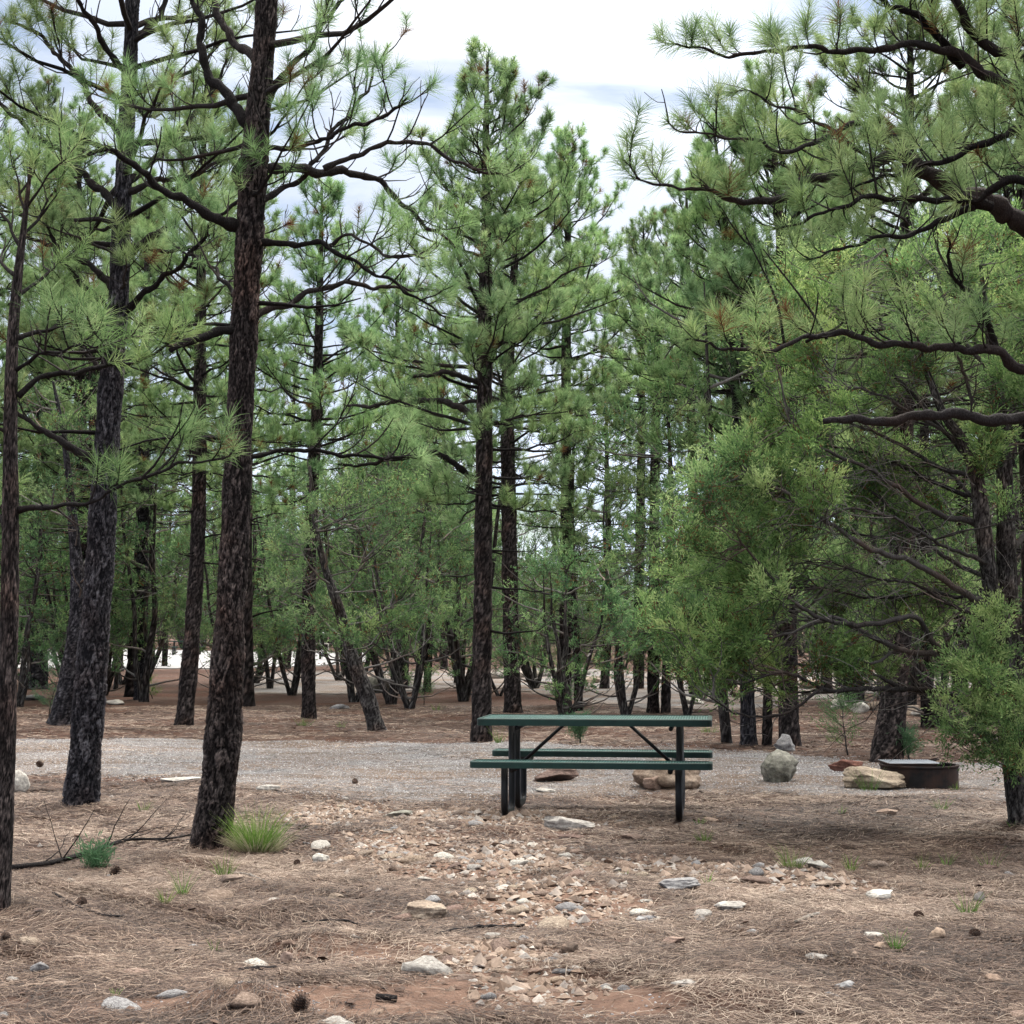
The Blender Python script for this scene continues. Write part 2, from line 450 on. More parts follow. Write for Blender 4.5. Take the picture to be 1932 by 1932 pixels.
def ground_mat():
    m, nt, out = new_mat('forest_floor'); n = N(nt)
    geo = n('NewGeometry'); pos = geo.outputs['Position']
    dirt = n('Attribute', attribute_name='dirt').outputs['Fac']
    grav = n('Attribute', attribute_name='gravel').outputs['Fac']
    big = n('TexNoise', {'Vector': pos, 'Scale': .55, 'Detail': 5.0, 'Roughness': .6}).outputs[0]
    med = n('TexNoise', {'Vector': pos, 'Scale': 5.0, 'Detail': 8.0, 'Roughness': .7}).outputs[0]
    fin = n('TexNoise', {'Vector': pos, 'Scale': 60.0, 'Detail': 6.0, 'Roughness': .75}).outputs[0]
    wv = n('TexNoise', {'Vector': n('Mapping', {'Vector': pos, 'Scale': (18, 90, 20), 'Rotation': (0, 0, .4)}).outputs[0], 'Scale': 1.0, 'Detail': 5.0, 'Distortion': 3.0}).outputs[0]
    litter = n.ramp(n.math('ADD', n.math('MULTIPLY', wv, .6), n.math('MULTIPLY', fin, .4)), [(.3, (.02, .011, .009)), (.47, (.068, .041, .031)), (.62, (.135, .088, .066)), (.8, (.24, .18, .14))])
    litter = n.mix(n.ramp(big, [(.4, (0, 0, 0)), (.62, (1, 1, 1))]), litter, n.mix(1, litter, (1.05, .78, .66), 'MULTIPLY'))
    dirtc = n.ramp(n.math('ADD', n.math('MULTIPLY', med, .6), n.math('MULTIPLY', fin, .4)), [(.3, (.10, .058, .042)), (.55, (.20, .122, .088)), (.75, (.30, .21, .16))])
    vor = n('TexVoronoi', {'Vector': pos, 'Scale': 55.0, 'Randomness': 1.0})
    gravc = n.ramp(vor.outputs['Color'], [(0, (.12, .11, .108)), (.5, (.25, .238, .235)), (1, (.42, .40, .385))])
    gravc = n.mix(.8, gravc, n.ramp(vor.outputs['Distance'], [(0, (1.1, 1.1, 1.1)), (.7, (.45, .45, .45))]), 'MULTIPLY')
    gravc = n.mix(n.ramp(big, [(.42, (0, 0, 0)), (.58, (1, 1, 1))]), gravc, n.mix(1, gravc, (.95, .79, .67), 'MULTIPLY'))
    tr_ = n('TexNoise', {'Vector': n('Mapping', {'Vector': pos, 'Scale': (.25, 2.6, 1), 'Rotation': (0, 0, .03)}).outputs[0], 'Scale': 1.0, 'Detail': 4.0}).outputs[0]
    gravc = n.mix(n.ramp(tr_, [(.5, (0, 0, 0)), (.62, (.8, .8, .8))]), gravc, n.mix(1, gravc, (.72, .6, .5), 'MULTIPLY'))
    c = n.mix(dirt, litter, dirtc); c = n.mix(grav, c, gravc)
    c = n.mix(.5, c, n.ramp(med, [(.3, (.6, .6, .6)), (.7, (1.3, 1.3, 1.3))]), 'MULTIPLY')
    hg = n.math('ADD', n.math('MULTIPLY', med, .6), n.math('ADD', n.math('MULTIPLY', fin, .5), n.math('MULTIPLY', wv, .4)))
    bp = n('Bump', {'Height': hg, 'Strength': .8, 'Distance': .03})
    b = n('BsdfPrincipled', {'Base Color': c, 'Roughness': .92, 'Specular IOR Level': .2, 'Normal': bp.outputs[0]})
    nt.links.new(b.outputs[0], out.inputs[0])
    return m
M['ground'] = ground_mat()

# ------------------------------------------------------------------ ground zones
def gp(*pp): return np.array([ground(x, y)[:2] for x, y in pp])
DRIVE = gp((-700, 1400), (0, 1398), (450, 1397), (900, 1402), (1340, 1412), (1560, 1428), (1700, 1436), (1960, 1440), (2600, 1446), (2600, 1530), (1960, 1518), (1640, 1502), (1400, 1497), (1180, 1499), (1000, 1502), (880, 1512), (700, 1512), (520, 1496), (380, 1472), (200, 1462), (0, 1458), (-700, 1452))
ROADB = gp((430, 1268), (900, 1264), (1060, 1258), (1260, 1270), (1500, 1262), (1800, 1270), (2300, 1270), (2300, 1298), (1800, 1302), (1560, 1318), (1380, 1345), (1150, 1332), (980, 1302), (860, 1300), (700, 1312), (450, 1310))
ROADC = gp((-900, 1226), (0, 1224), (400, 1228), (700, 1231), (705, 1248), (640, 1256), (480, 1262), (250, 1262), (0, 1263), (-900, 1266))

def inpoly(x, y, P):
    x = np.asarray(x); y = np.asarray(y); c = np.zeros(x.shape, bool)
    j = len(P) - 1
    for i in range(len(P)):
        xi, yi = P[i]; xj, yj = P[j]
        c ^= ((yi > y) != (yj > y)) & (x < (xj - xi) * (y - yi) / (yj - yi + 1e-12) + xi)
        j = i
    return c

def wob(x, y, a=.12, s=1.0):
    return a * (np.sin(x * 3.1 * s + 2 * np.sin(y * 1.7 * s)) + .6 * np.sin(x * 7.7 * s + y * 5.1 * s) + .4 * np.sin(x * 17 * s - y * 13 * s))

def gravel_mask(x, y):
    x = np.asarray(x, float); y = np.asarray(y, float)
    yy = y + wob(x, y, .13)
    m = inpoly(x, yy, DRIVE)
    y2 = y + wob(x * .3, y * .3, .5)
    return m | inpoly(x, y2, ROADB) | inpoly(x, y2, ROADC)

def blob(x, y, cx, cy, rx, ry):
    return np.exp(-(((x - cx) / rx) ** 2 + ((y - cy) / ry) ** 2))

def n2(x, y, s, k=0):
    return (np.sin(x * s + k + 1.7 * np.sin(y * s * .7 + k)) + np.sin(y * s * 1.3 + 2.1 * np.sin(x * s * .6 + 2 * k)) + .6 * np.sin((x + y) * s * 2.3 + k)) / 2.6

STONY = [(ground(930, 1800), .28, .42), (ground(1010, 1870), .22, .35), (ground(950, 1620), .55, 1.1), (ground(1020, 1700), .55, .7), (ground(760, 1600), .5, 1.0), (ground(620, 1540), .5, .9), (ground(1250, 1640), .8, .5), (ground(900, 1540), .9, .8), (ground(1500, 1660), .5, .4)]
DIRTY = [(ground(900, 1860), .45, .45), (ground(620, 1890), .5, .3), (ground(1180, 1900), .35, .3), (ground(840, 1790), .35, .3), (ground(350, 1885), .55, .28), (ground(900, 1790), .42, .3), (ground(1150, 1885), .3, .28), (ground(700, 1800), .4, .25), (ground(980, 1740), .4, .25), (ground(850, 1640), .4, .5)]

def stony_w(x, y):
    w = np.zeros(np.shape(x))
    for c, rx, ry in STONY: w = np.maximum(w, blob(x, y, c[0], c[1], rx, ry))
    return w
def dirt_w(x, y):
    w = np.zeros(np.shape(x))
    for c, rx, ry in DIRTY: w = np.maximum(w, blob(x, y, c[0], c[1], rx, ry))
    w = np.maximum(w, .95 * stony_w(x, y))
    w = w + .35 * n2(x, y, 3.0, 1) * (w > .1)
    return np.clip((w - .3) * 2.2, 0, 1)

def axis(segs):
    out = []
    for a, b, st in segs: out.append(np.arange(a, b, st))
    return np.concatenate(out + [[segs[-1][1]]])
xs = axis([(-700, -60, 40), (-60, -16, 1), (-16, -5, .3), (-5, 5.5, .05), (5.5, 16, .3), (16, 60, 2), (60, 700, 40)])
ys = axis([(-60, 0, 5), (0, 4.5, .3), (4.5, 16, .05), (16, 26, .1), (26, 60, .3), (60, 180, .8), (180, 1200, 40)])
GX, GY = np.meshgrid(xs, ys)
GZ = gz(GX, GY)
g = MB()
nx, ny = len(xs), len(ys)
ii = np.arange(ny - 1)[:, None] * nx; jj = np.arange(nx - 1)[None]
QG = np.stack([ii + jj, ii + jj + 1, ii + nx + jj + 1, ii + nx + jj], -1).reshape(-1, 4)
g.add(np.stack([GX, GY, GZ], -1).reshape(-1, 3), QG)
go = g.build('ground', M['ground'])
go['kind'] = 'structure'
gm = gravel_mask(GX, GY).astype(float)
for nm, arr in (('dirt', dirt_w(GX, GY)), ('gravel', gm * .6)):
    a = go.data.attributes.new(nm, 'FLOAT', 'POINT'); a.data.foreach_set('value', arr.astype(np.float32).ravel())

def sheet(name, P, wfn, x0, x1, y0, y1, sx, sy, lift):
    X, Y = np.meshgrid(np.arange(x0, x1, sx), np.arange(y0, y1, sy))
    ins = inpoly(X, Y + wfn(X, Y), P)
    ny_, nx_ = X.shape
    i = np.arange(ny_ - 1)[:, None] * nx_; j = np.arange(nx_ - 1)[None]
    q = np.stack([i + j, i + j + 1, i + nx_ + j + 1, i + nx_ + j], -1)
    keep = ins[:-1, :-1] & ins[1:, :-1] & ins[:-1, 1:] & ins[1:, 1:]
    q = q[keep]
    used = np.unique(q); mp = np.full(X.size, -1); mp[used] = np.arange(len(used))
    V = np.stack([X, Y, gz(X, Y) + lift], -1).reshape(-1, 3)[used]
    mb = MB(); mb.add(V, mp[q]); o = mb.build(name, M['ground']); o['kind'] = 'structure'
    for nm, v in (('dirt', 0.), ('gravel', 1.)):
        a = o.data.attributes.new(nm, 'FLOAT', 'POINT'); a.data.foreach_set('value', np.full(len(V), v, np.float32))
    return o
sheet('gravel_drive', DRIVE, lambda x, y: wob(x, y, .13) + .06 * np.sin(x * 41 + 3 * np.sin(y * 23)) + .05 * np.sin(x * 19 - y * 37), -10, 14, 12.5, 26, .04, .04, .004)
sheet('gravel_road', ROADB, lambda x, y: wob(x * .3, y * .3, .5), -25, 45, 28, 80, .3, .2, .018)
o = sheet('campground_road', ROADC, lambda x, y: wob(x * .3, y * .3, .5), -80, 90, 55, 130, .5, .5, .03)
mw, nt, out = new_mat('pale_road'); n = N(nt)
ns = n('TexNoise', {'Vector': n('NewGeometry').outputs['Position'], 'Scale': 2.0, 'Detail': 6.0})
b = n('BsdfPrincipled', {'Base Color': n.ramp(ns.outputs[0], [(.3, (.22, .212, .212)), (.7, (.32, .308, .305))]), 'Roughness': .9})
nt.links.new(b.outputs[0], out.inputs[0]); o.data.materials[0] = mw

# ------------------------------------------------------------------ rocks
def ico(sub):
    bm = bmesh.new(); bmesh.ops.create_icosphere(bm, subdivisions=sub, radius=1)
    V = np.array([v.co[:] for v in bm.verts]); F = np.array([[v.index for v in f.verts] for f in bm.faces]); bm.free()
    return nrm(V), F
ICO = {k: ico(k) for k in (1, 2, 3, 4, 5)}

def rock_arr(seed, sub=3, planes=9, rough=.05, cut=(.45, .85)):
    rg = np.random.default_rng(seed)
    V, F = ICO[sub]; V = V.copy() * (1 + 0)
    for _ in range(planes):
        nn = nrm(rg.normal(size=3)); d = rg.uniform(*cut)
        V -= np.maximum(0, V @ nn - d)[:, None] * nn
    for a, f in ((rough, 2.3), (rough * .6, 5.1), (rough * .35, 11.0), (rough * .2, 23.0)):
        k = rg.uniform(0, 6, 3)
        V = V * (1 + a * (np.sin(V[:, [0]] * f + k[0]) * np.sin(V[:, [1]] * f + k[1]) + np.sin(V[:, [2]] * f * 1.3 + k[2] + V[:, [0]] * 2)))
    if sub >= 3:
        from mathutils import noise, Vector
        o_ = Vector(tuple(rg.uniform(-50, 50, 3)))
        V = V * (1 + np.array([.10 * noise.fractal(Vector(v) * 1.6 + o_, .75, 2.1, 6) for v in V])[:, None])
    V -= (V.max(0) + V.min(0)) / 2
    V /= (V.max(0) - V.min(0)) / 2
    return V, F

def boulder(name, px, py, wpx, hpx, mat, seed, label, group=None, depth=.8, sink=.2, rz=0, sub=None, planes=9, rough=.05, cat='rock', shape=None, cut=(.45, .85)):
    p = ground(px, py); s = p[1] / FPX
    sub = sub or (5 if wpx > 60 else 4)
    V, F = rock_arr(seed, sub, planes, rough, cut)
    w = wpx * s; h = hpx * s
    if shape is not None: V = shape(V)
    V = V * [w / 2, w / 2 * depth, h / 2 / (1 - sink)]
    c, sn = math.cos(rz), math.sin(rz); V = V @ np.array([[c, sn, 0], [-sn, c, 0], [0, 0, 1]])
    V[:, 2] -= V[:, 2].min() + h * sink
    mb = MB(); mb.add(V, None, F)
    o = mb.build(name, M[mat]); o.location = (p[0] * (1 + w / 2 * depth * .8 / p[1]), p[1] + w / 2 * depth * .8, p[2])
    o.location[2] = float(gz(o.location[0], o.location[1]))
    return tag(o, label, cat, group)

boulder('boulder', 1472, 1477, 74, 58, 'rock_lichen', 12, 'upright tan boulder with lichen grooves left of the fire ring', rz=.3, planes=7, cut=(.72, .92), rough=.035)
boulder('boulder', 1048, 1477, 88, 32, 'rock_brown', 21, 'low brown boulder seen below the near bench on its left side', rz=.2)
boulder('boulder', 1258, 1491, 130, 52, 'rock_brown', 34, 'long brown boulder behind the right legs of the picnic table', rz=-.1, depth=.6, cut=(.6, .95))
boulder('rock', 1231, 1493, 38, 28, 'rock_rose', 41, 'small tan rock leaning in front of the long brown boulder', cut=(.6, .9))
boulder('boulder', 1649, 1491, 126, 40, 'rock_tan', 52, 'wide flat tan boulder lying in front of the fire ring', rz=.12, depth=.55, cut=(.6, .95))
boulder('rock', 1596, 1457, 66, 23, 'rock_red', 60, 'dark red flat rock between the upright boulder and the fire ring', rz=-.2)
boulder('rock', 1483, 1420, 52, 32, 'rock_grey', 71, 'grey purple pointed rock at the foot of a pine behind the gravel pad', rz=.5)
boulder('rock', 1074, 1567, 100, 25, 'rock_white', 83, 'pale flat rock in the needles in front of the picnic table', rz=.05, depth=.5)
boulder('boulder', 30, 1498, 50, 42, 'rock_white', 90, 'rounded white boulder half hidden by the leftmost pine trunk', cut=(.8, .98), rough=.02)
boulder('rock', 800, 1738, 88, 30, 'rock_tan', 95, 'smooth tan rock half buried in the stony wash', rz=.15, cut=(.65, .95))
boulder('rock', 1282, 1682, 78, 20, 'rock_grey', 101, 'low grey rock in the needles right of the stony wash', rz=.1)
boulder('rock', 1378, 1722, 62, 16, 'rock_white', 104, 'flat white rock lying in needles, right of and below the low grey rock', rz=.05)
boulder('rock', 1661, 1700, 50, 17, 'rock_white', 107, 'pale low rock alone in the needles on the right', rz=.1)
boulder('rock', 1545, 1643, 45, 17, 'rock_white', 108, 'white angular rock beside small grass tufts on the right', rz=.1)
boulder('rock', 1555, 1673, 62, 8, 'rock_tan', 109, 'thin tan slab just below the white angular rock', rz=0)
boulder('rock', 1271, 1785, 44, 13, 'rock_rose', 110, 'pinkish flat rock in the needles near the bottom centre right')
boulder('rock', 1220, 1742, 5 + 40, 12, 'rock_grey', 111, 'grey flat stone in needles between the stony wash and the flat white rock')
boulder('rock', 1075, 1801, 34, 22, 'rock_brown', 113, 'dark brown rounded stone with a pale top on bare dirt', cut=(.65, .9))
boulder('rock', 1119, 1819, 18, 14, 'rock_brown', 114, 'small dark stone on bare dirt right of the brown rounded stone')
boulder('rock', 540, 1820, 24, 22, 'rock_brown', 115, 'upright brown stone on the edge of the bare dirt patch')
boulder('rock', 74, 1840, 36, 20, 'rock_grey', 116, 'angular blue grey stone in the lower left needles')
boulder('rock', 118, 1862, 36, 8, 'rock_tan', 117, 'thin yellowish tan slab in the lower left needles')
boulder('rock', 1768, 1775, 34, 22, 'rock_rose', 118, 'blocky pink stone in needles on the lower right', cut=(.6, .85))
boulder('rock', 1666, 1793, 40, 12, 'rock_rose', 119, 'flat orange stone beside a green grass sprig on the lower right')
boulder('rock', 1649, 1770, 38, 9, 'rock_white', 120, 'thin pale slab above the flat orange stone')
boulder('rock', 1848, 1704, 22, 20, 'rock_white', 121, 'upright pale stone on the right beside thin grass')
boulder('rock', 1875, 1858, 34, 18, 'rock_rose', 122, 'orange stone in the bottom right corner area')
boulder('rock', 1672, 1540, 46, 11, 'rock_rose', 123, 'flat pinkish stone on the litter below the fire ring')
boulder('rock', 750, 1543, 58, 13, 'rock_lichen', 124, 'low mossy grey stone on the gravel left of the picnic table')
boulder('rock', 1193, 1587, 46, 11, 'rock_brown', 125, 'flat dark stone in needles below the right legs of the table')
boulder('rock', 438, 1668, 46, 14, 'rock_tan', 126, 'pale tan stone in the needles left of the grass clump')
boulder('rock', 633, 1700, 30, 12, 'rock_tan', 127, 'cream stone in the needles left of the stony wash')
boulder('rock', 546, 1790, 26, 14, 'rock_rose', 128, 'pink stone in the needles left of the bare dirt')
boulder('rock', 606, 1628, 34, 16, 'rock_white', 129, 'rounded pale stone at the left edge of the stony wash')
boulder('rock', 340, 1476, 80, 9, 'rock_white', 131, 'long white slab lying on gravel between the two big left pines', depth=.3)
boulder('rock', 505, 1493, 46, 11, 'rock_white', 132, 'pale flat slab on the gravel right of the big dark pine', depth=.5)
boulder('rock', 1030, 1497, 40, 8, 'rock_white', 133, 'pale flat stone on the gravel under the table')
boulder('rock', 1078, 1584, 52, 9, 'rock_rose', 134, 'flat peach stone below the pale flat rock')
boulder('rock', 1592, 1868, 40, 15, 'rock_grey', 135, 'pale grey stone at the bottom right in deep needles')
boulder('rock', 1540, 1812, 40, 10, 'rock_white', 136, 'small white slab in the needles right of centre near the bottom')
boulder('rock', 1290, 1862, 50, 8, 'rock_white', 137, 'narrow white stone near the bottom left of the right needle bed')
boulder('rock', 1010, 1842, 30, 12, 'rock_rose', 138, 'pair-sized rosy stone sitting on the reddish dirt')
boulder('boulder', 640, 1338, 40, 9, 'rock_grey', 141, 'grey slab on the litter between the left pine trunks', depth=.5)
for i, (px, py, w, h, mt, lb) in enumerate([
        (372, 1240, 9, 7, 'rock_white', 'small pale boulder beside the far picnic table'),
        (1583, 1338, 38, 18, 'rock_white', 'pale boulder bordering the far drive, leftmost of the row on the right'),
        (1620, 1345, 40, 20, 'rock_white', 'cream boulder in the border row left of the thick right pine'),
        (1650, 1341, 36, 16, 'rock_tan', 'tan boulder in the border row touching the thick right pine'),
        (1712, 1350, 44, 18, 'rock_tan', 'tan slab like boulder right of the thick right pine'),
        (1735, 1352, 34, 13, 'rock_white', 'low pale boulder at the right end of the border row'),
        (1310, 1330, 40, 16, 'rock_white', 'white boulder beside the far drive behind the picnic table'),
        (1400, 1316, 52, 18, 'rock_rose', 'long reddish boulder beside the far drive'),
        (1330, 1312, 60, 10, 'rock_white', 'wide white slab on the far drive behind the table'),
        (712, 1308, 70, 30, 'rock_lichen', 'large mossy boulder with a pale top behind the leaning juniper trunk'),
        (905, 1305, 50, 14, 'rock_white', 'pale boulder on the far drive just behind the paired pines'),
        (1110, 1290, 44, 12, 'rock_tan', 'flat tan boulder across the far drive right of the paired pines'),
        (1240, 1290, 50, 16, 'rock_white', 'round white boulder on the far side of the drive'),
        (1470, 1295, 46, 18, 'rock_white', 'pale boulder beyond the drive seen between small trunks'),
        (1540, 1300, 60, 18, 'rock_rose', 'rosy boulder beyond the drive at the right'),
        (60, 1322, 46, 10, 'rock_grey', 'flat grey slab in the litter at far left'),
        (215, 1330, 40, 9, 'rock_white', 'pale slab between the two left pine trunks'),
        (170, 1366, 22, 10, 'rock_white', 'small white rock at the foot of the grey leaning trunk')]):
    boulder('boulder', px, py, w, h, mt, 300 + i, lb, sub=3, depth=.7, sink=.2)

# countable stones of the wash: ten kinds copied
protos = []
kinds = [('rock_rose', 3), ('rock_tan', 2), ('rock_white', 2), ('rock_brown', 2), ('rock_grey', 2)]
for k, (mt, nk) in enumerate(kinds):
    for q in range(nk):
        V, F = rock_arr(500 + k * 10 + q, 2, 8, .05, (.5, .9))
        mb = MB(); mb.add(V, None, F); protos.append((mb.build('stone', M[mt]), mt))
used = set()
words = {'rock_rose': 'flat rosy sandstone cobble in the stony wash', 'rock_tan': 'tan flat cobble in the stony wash', 'rock_white': 'pale limestone cobble lying on needles or wash',
         'rock_brown': 'dark brown cobble in the stony wash', 'rock_grey': 'grey cobble in the stony wash'}
cnt = 0
rg = np.random.default_rng(11)
tries = 0
spots = []
while cnt < 300 and tries < 20000:
    tries += 1
    py = rg.uniform(1500, 1925); px = rg.uniform(5, 1925)
    Y = HC * FPX / (py - 1210); x = (px - CX) / FPX * Y; y = Y
    w = stony_w(x, y)
    if gravel_mask(x, y): continue
    if rg.uniform() > w * 1.0 + .055: continue
    if 1000 < px < 1330 and py < 1540: continue
    s = rg.choice([.024, .04, .06, .09], p=[.35, .38, .2, .07]) * rg.uniform(.8, 1.3)
    if any((x - a) ** 2 + (y - b_) ** 2 < (s + c_) ** 2 * .8 for a, b_, c_ in spots): continue
    spots.append((x, y, s))
    pr, mt = protos[rg.integers(0, len(protos))]
    loc = (x, y, float(gz(x, y)) + s * .06)
    rot = (rg.normal() * .12, rg.normal() * .12, rg.uniform(0, 6.28)); sc = (s, s * rg.uniform(.6, .9), s * rg.uniform(.25, .55))
    if pr.name not in used:
        used.add(pr.name); o = pr; o.location = loc; o.rotation_euler = rot; o.scale = sc
    else: o = dup(pr, loc, rot, sc)
    tag(o, words[mt], 'stone', 'loose cobbles scattered over the campsite floor: ' + mt.split('_')[1])
    cnt += 1

def chips(name, mat, X, Y, S, tint, flat=(.3, .75), lift=.08):
    """many small angular stones as one mesh"""
    n_ = len(X); rg = np.random.default_rng(5)
    B = np.array([[1, 0, 0], [.3, .95, 0], [-.8, .6, 0], [-.9, -.5, 0], [.2, -1, 0], [0, 0, 1], [.1, .1, -1]], float)
    F = np.array([[0, 1, 5], [1, 2, 5], [2, 3, 5], [3, 4, 5], [4, 0, 5], [1, 0, 6], [2, 1, 6], [3, 2, 6], [4, 3, 6], [0, 4, 6]])
    V = B[None] * (1 + rg.uniform(-.3, .3, (n_, 7, 3)))
    V[:, 5, :2] += rg.uniform(-.4, .4, (n_, 2))
    V = V * np.stack([S, S * rg.uniform(.55, .95, n_), S * rg.uniform(*flat, n_)], -1)[:, None]
    a = rg.uniform(0, 6.28, n_); c, s = np.cos(a)[:, None], np.sin(a)[:, None]
    tl = rg.normal(size=n_)[:, None] * .2
    x, y, z = V[..., 0], V[..., 1], V[..., 2]
    z = z + x * tl
    W = np.stack([x * c - y * s + X[:, None], x * s + y * c + Y[:, None], z + (gz(X, Y) + S * lift)[:, None]], -1)
    mb = MB(); mb.add(W.reshape(-1, 3), None, (np.arange(n_)[:, None, None] * 7 + F[None]).reshape(-1, 3), np.repeat(tint, 7))
    return mb.build(name, mat, smooth=False)

def scatter_px(n_, y0, y1, rg, pad=80):
    """uniform over ground area in view between image rows"""
    Ya, Yb = HC * FPX / (y1 - 1210), HC * FPX / (y0 - 1210)
    u = rg.uniform(0, 1, n_); Y = np.sqrt(Ya ** 2 + u * (Yb ** 2 - Ya ** 2))
    X = rg.uniform(-1, 1, n_) * ((966 + pad) / FPX * Y + .2)
    return X, Y

rg = np.random.default_rng(21)
X, Y = scatter_px(230000, 1400, 1932, rg)
w = stony_w(X, Y); k = (~gravel_mask(X, Y + rg.normal(size=len(Y)) * .4)) & (rg.uniform(0, 1, len(X)) < w * 1.5 + .022)
X, Y = X[k], Y[k]
S = np.exp(rg.normal(-4.55, .6, len(X))).clip(.005, .045) * (.7 + .6 * stony_w(X, Y))
o = chips('pebbles', M['pebble'], X, Y, S, np.clip(rg.beta(1.6, 1.6, len(X)), 0, 1)); tag(o, 'loose reddish and pale pebbles strewn over the wash and the needle litter', 'pebbles', kind='stuff')
X, Y = scatter_px(26000, 1400, 1932, rg); k = (~gravel_mask(X, Y)) & (n2(X, Y, 1.9, 12) > -.35); X, Y = X[k][:5200], Y[k][:5200]
o = chips('bark_flakes', M['cone'], X, Y, np.exp(rg.normal(-4.35, .45, len(X))).clip(.006, .03), rg.uniform(.1, 1, len(X)), (.12, .3), .5)
tag(o, 'dark bark flakes and cone scales scattered in the needle litter', 'bark flakes', kind='stuff')
X, Y = scatter_px(150000, 1395, 1530, rg, 30)
k = gravel_mask(X, Y + rg.normal(size=len(Y)) * .22); X, Y = X[k][:80000], Y[k][:80000]
X2, Y2 = scatter_px(30000, 1700, 1932, rg); k2 = rg.uniform(0, 1, len(X2)) < dirt_w(X2, Y2) * .25 * (n2(X2, Y2, 2.5, 4) > 0)
X = np.concatenate([X, X2[k2]]); Y = np.concatenate([Y, Y2[k2]])
S = np.where(Y > 12, rg.uniform(.005, .014, len(X)), rg.uniform(.003, .008, len(X)))
o = chips('gravel', M['gravel_bits'], X, Y, S, rg.beta(2, 2, len(X)), (.5, .9)); tag(o, 'grey crushed gravel covering the drive and table pad', 'gravel', kind='stuff')

# ------------------------------------------------------------------ pine needle litter
def litter(n_, y0, y1, L, W, rg, height=.012, extra=None):
    X, Y = scatter_px(n_, y0, y1, rg)
    if extra is not None: X, Y = extra
    dens = np.clip(1.0 - .88 * dirt_w(X, Y) - .35 * np.clip(-n2(X, Y, 2.2, 9), 0, 1) - .25 * np.clip(n2(X, Y, 7.0, 2), 0, 1), .03, 1)
    dens = dens * (1 - .85 * np.clip(stony_w(X, Y) * 1.3 - .25, 0, 1))
    jt = rg.normal(size=len(X)) * .3
    dens = np.where(gravel_mask(X, Y + jt), .06 + .3 * np.clip(n2(X, Y, 1.3, 8), 0, 1), dens)
    k = rg.uniform(0, 1, len(X)) < dens; X, Y = X[k], Y[k]; n_ = len(X)
    a = (2.2 * n2(X, Y, 3.3, 5) + rg.normal(size=n_) * .9)
    bend = rg.normal(size=n_) * .55
    Ls = L * rg.uniform(.45, 1.15, n_)
    pts = [np.stack([X, Y], -1)]
    for i in range(3):
        aa = a + bend * i
        pts.append(pts[-1] + (Ls / 3)[:, None] * np.stack([np.cos(aa), np.sin(aa)], -1))
    hh = rg.uniform(0, 1, n_) ** 2 * height + .003
    tilt = rg.normal(size=n_) * .006
    V = []
    for i, p in enumerate(pts):
        z = gz(p[:, 0], p[:, 1]) + hh + tilt * (i - 1.5) + (.006 if i in (1, 2) else 0) * rg.uniform(0, 1, n_)
        aa = a + bend * min(i, 2)
        sd = np.stack([-np.sin(aa), np.cos(aa)], -1) * (W / 2)
        V.append(np.stack([p[:, 0] - sd[:, 0], p[:, 1] - sd[:, 1], z], -1)); V.append(np.stack([p[:, 0] + sd[:, 0], p[:, 1] + sd[:, 1], z + W * .3], -1))
    V = np.stack(V, 1).reshape(-1, 3)
    b_ = np.arange(n_)[:, None, None] * 8
    F = np.array([[0, 1, 3, 2], [2, 3, 5, 4], [4, 5, 7, 6]])
    t = np.clip(rg.beta(1.7, 1.9, n_) + .2 * n2(X, Y, 1.7, 6), 0, 1)
    return V, (b_ + F[None]).reshape(-1, 4), np.repeat(t, 8)
rg = np.random.default_rng(31)
mb = MB()
for args in ((200000, 1600, 1960, .14, .0021), (90000, 1470, 1600, .16, .004), (60000, 1330, 1470, .18, .008)):
    mb.add(*[z for z in (lambda r: (r[0], r[1], None, r[2]))(litter(*args, rg))])
tag(mb.build('needle_litter', M['litter'], smooth=False), 'brown fallen pine needles carpeting the forest floor', 'needle litter', kind='stuff')

# ------------------------------------------------------------------ trees
def W3(rows, Y0, Y1=None):
    """pixel rows (x, y, width px) -> world x y z r at depth Y"""
    n_ = len(rows); out_ = []
    for i, (x, y, w_) in enumerate(rows):
        Y = Y0 if Y1 is None else Y0 + (Y1 - Y0) * i / (n_ - 1)
        p = at(x, y, Y); out_.append([*p, w_ / 2 * Y / FPX])
    return np.array(out_)

def finish(name, base, label, cat, group, trunk, wood, leaf, lmat, bmat='bark', wmat='limb', leafname='crown', extra=None):
    r = empty(name, base, label, cat, group)
    ch = []
    if trunk is not None: ch.append(trunk.build('trunk', M[bmat], r, base))
    if wood is not None and wood.n: ch.append(wood.build('branches', M[wmat], r, base))
    if leaf is not None and leaf.n: ch.append(leaf.build(leafname, M[lmat], r, base))
    return r, ch

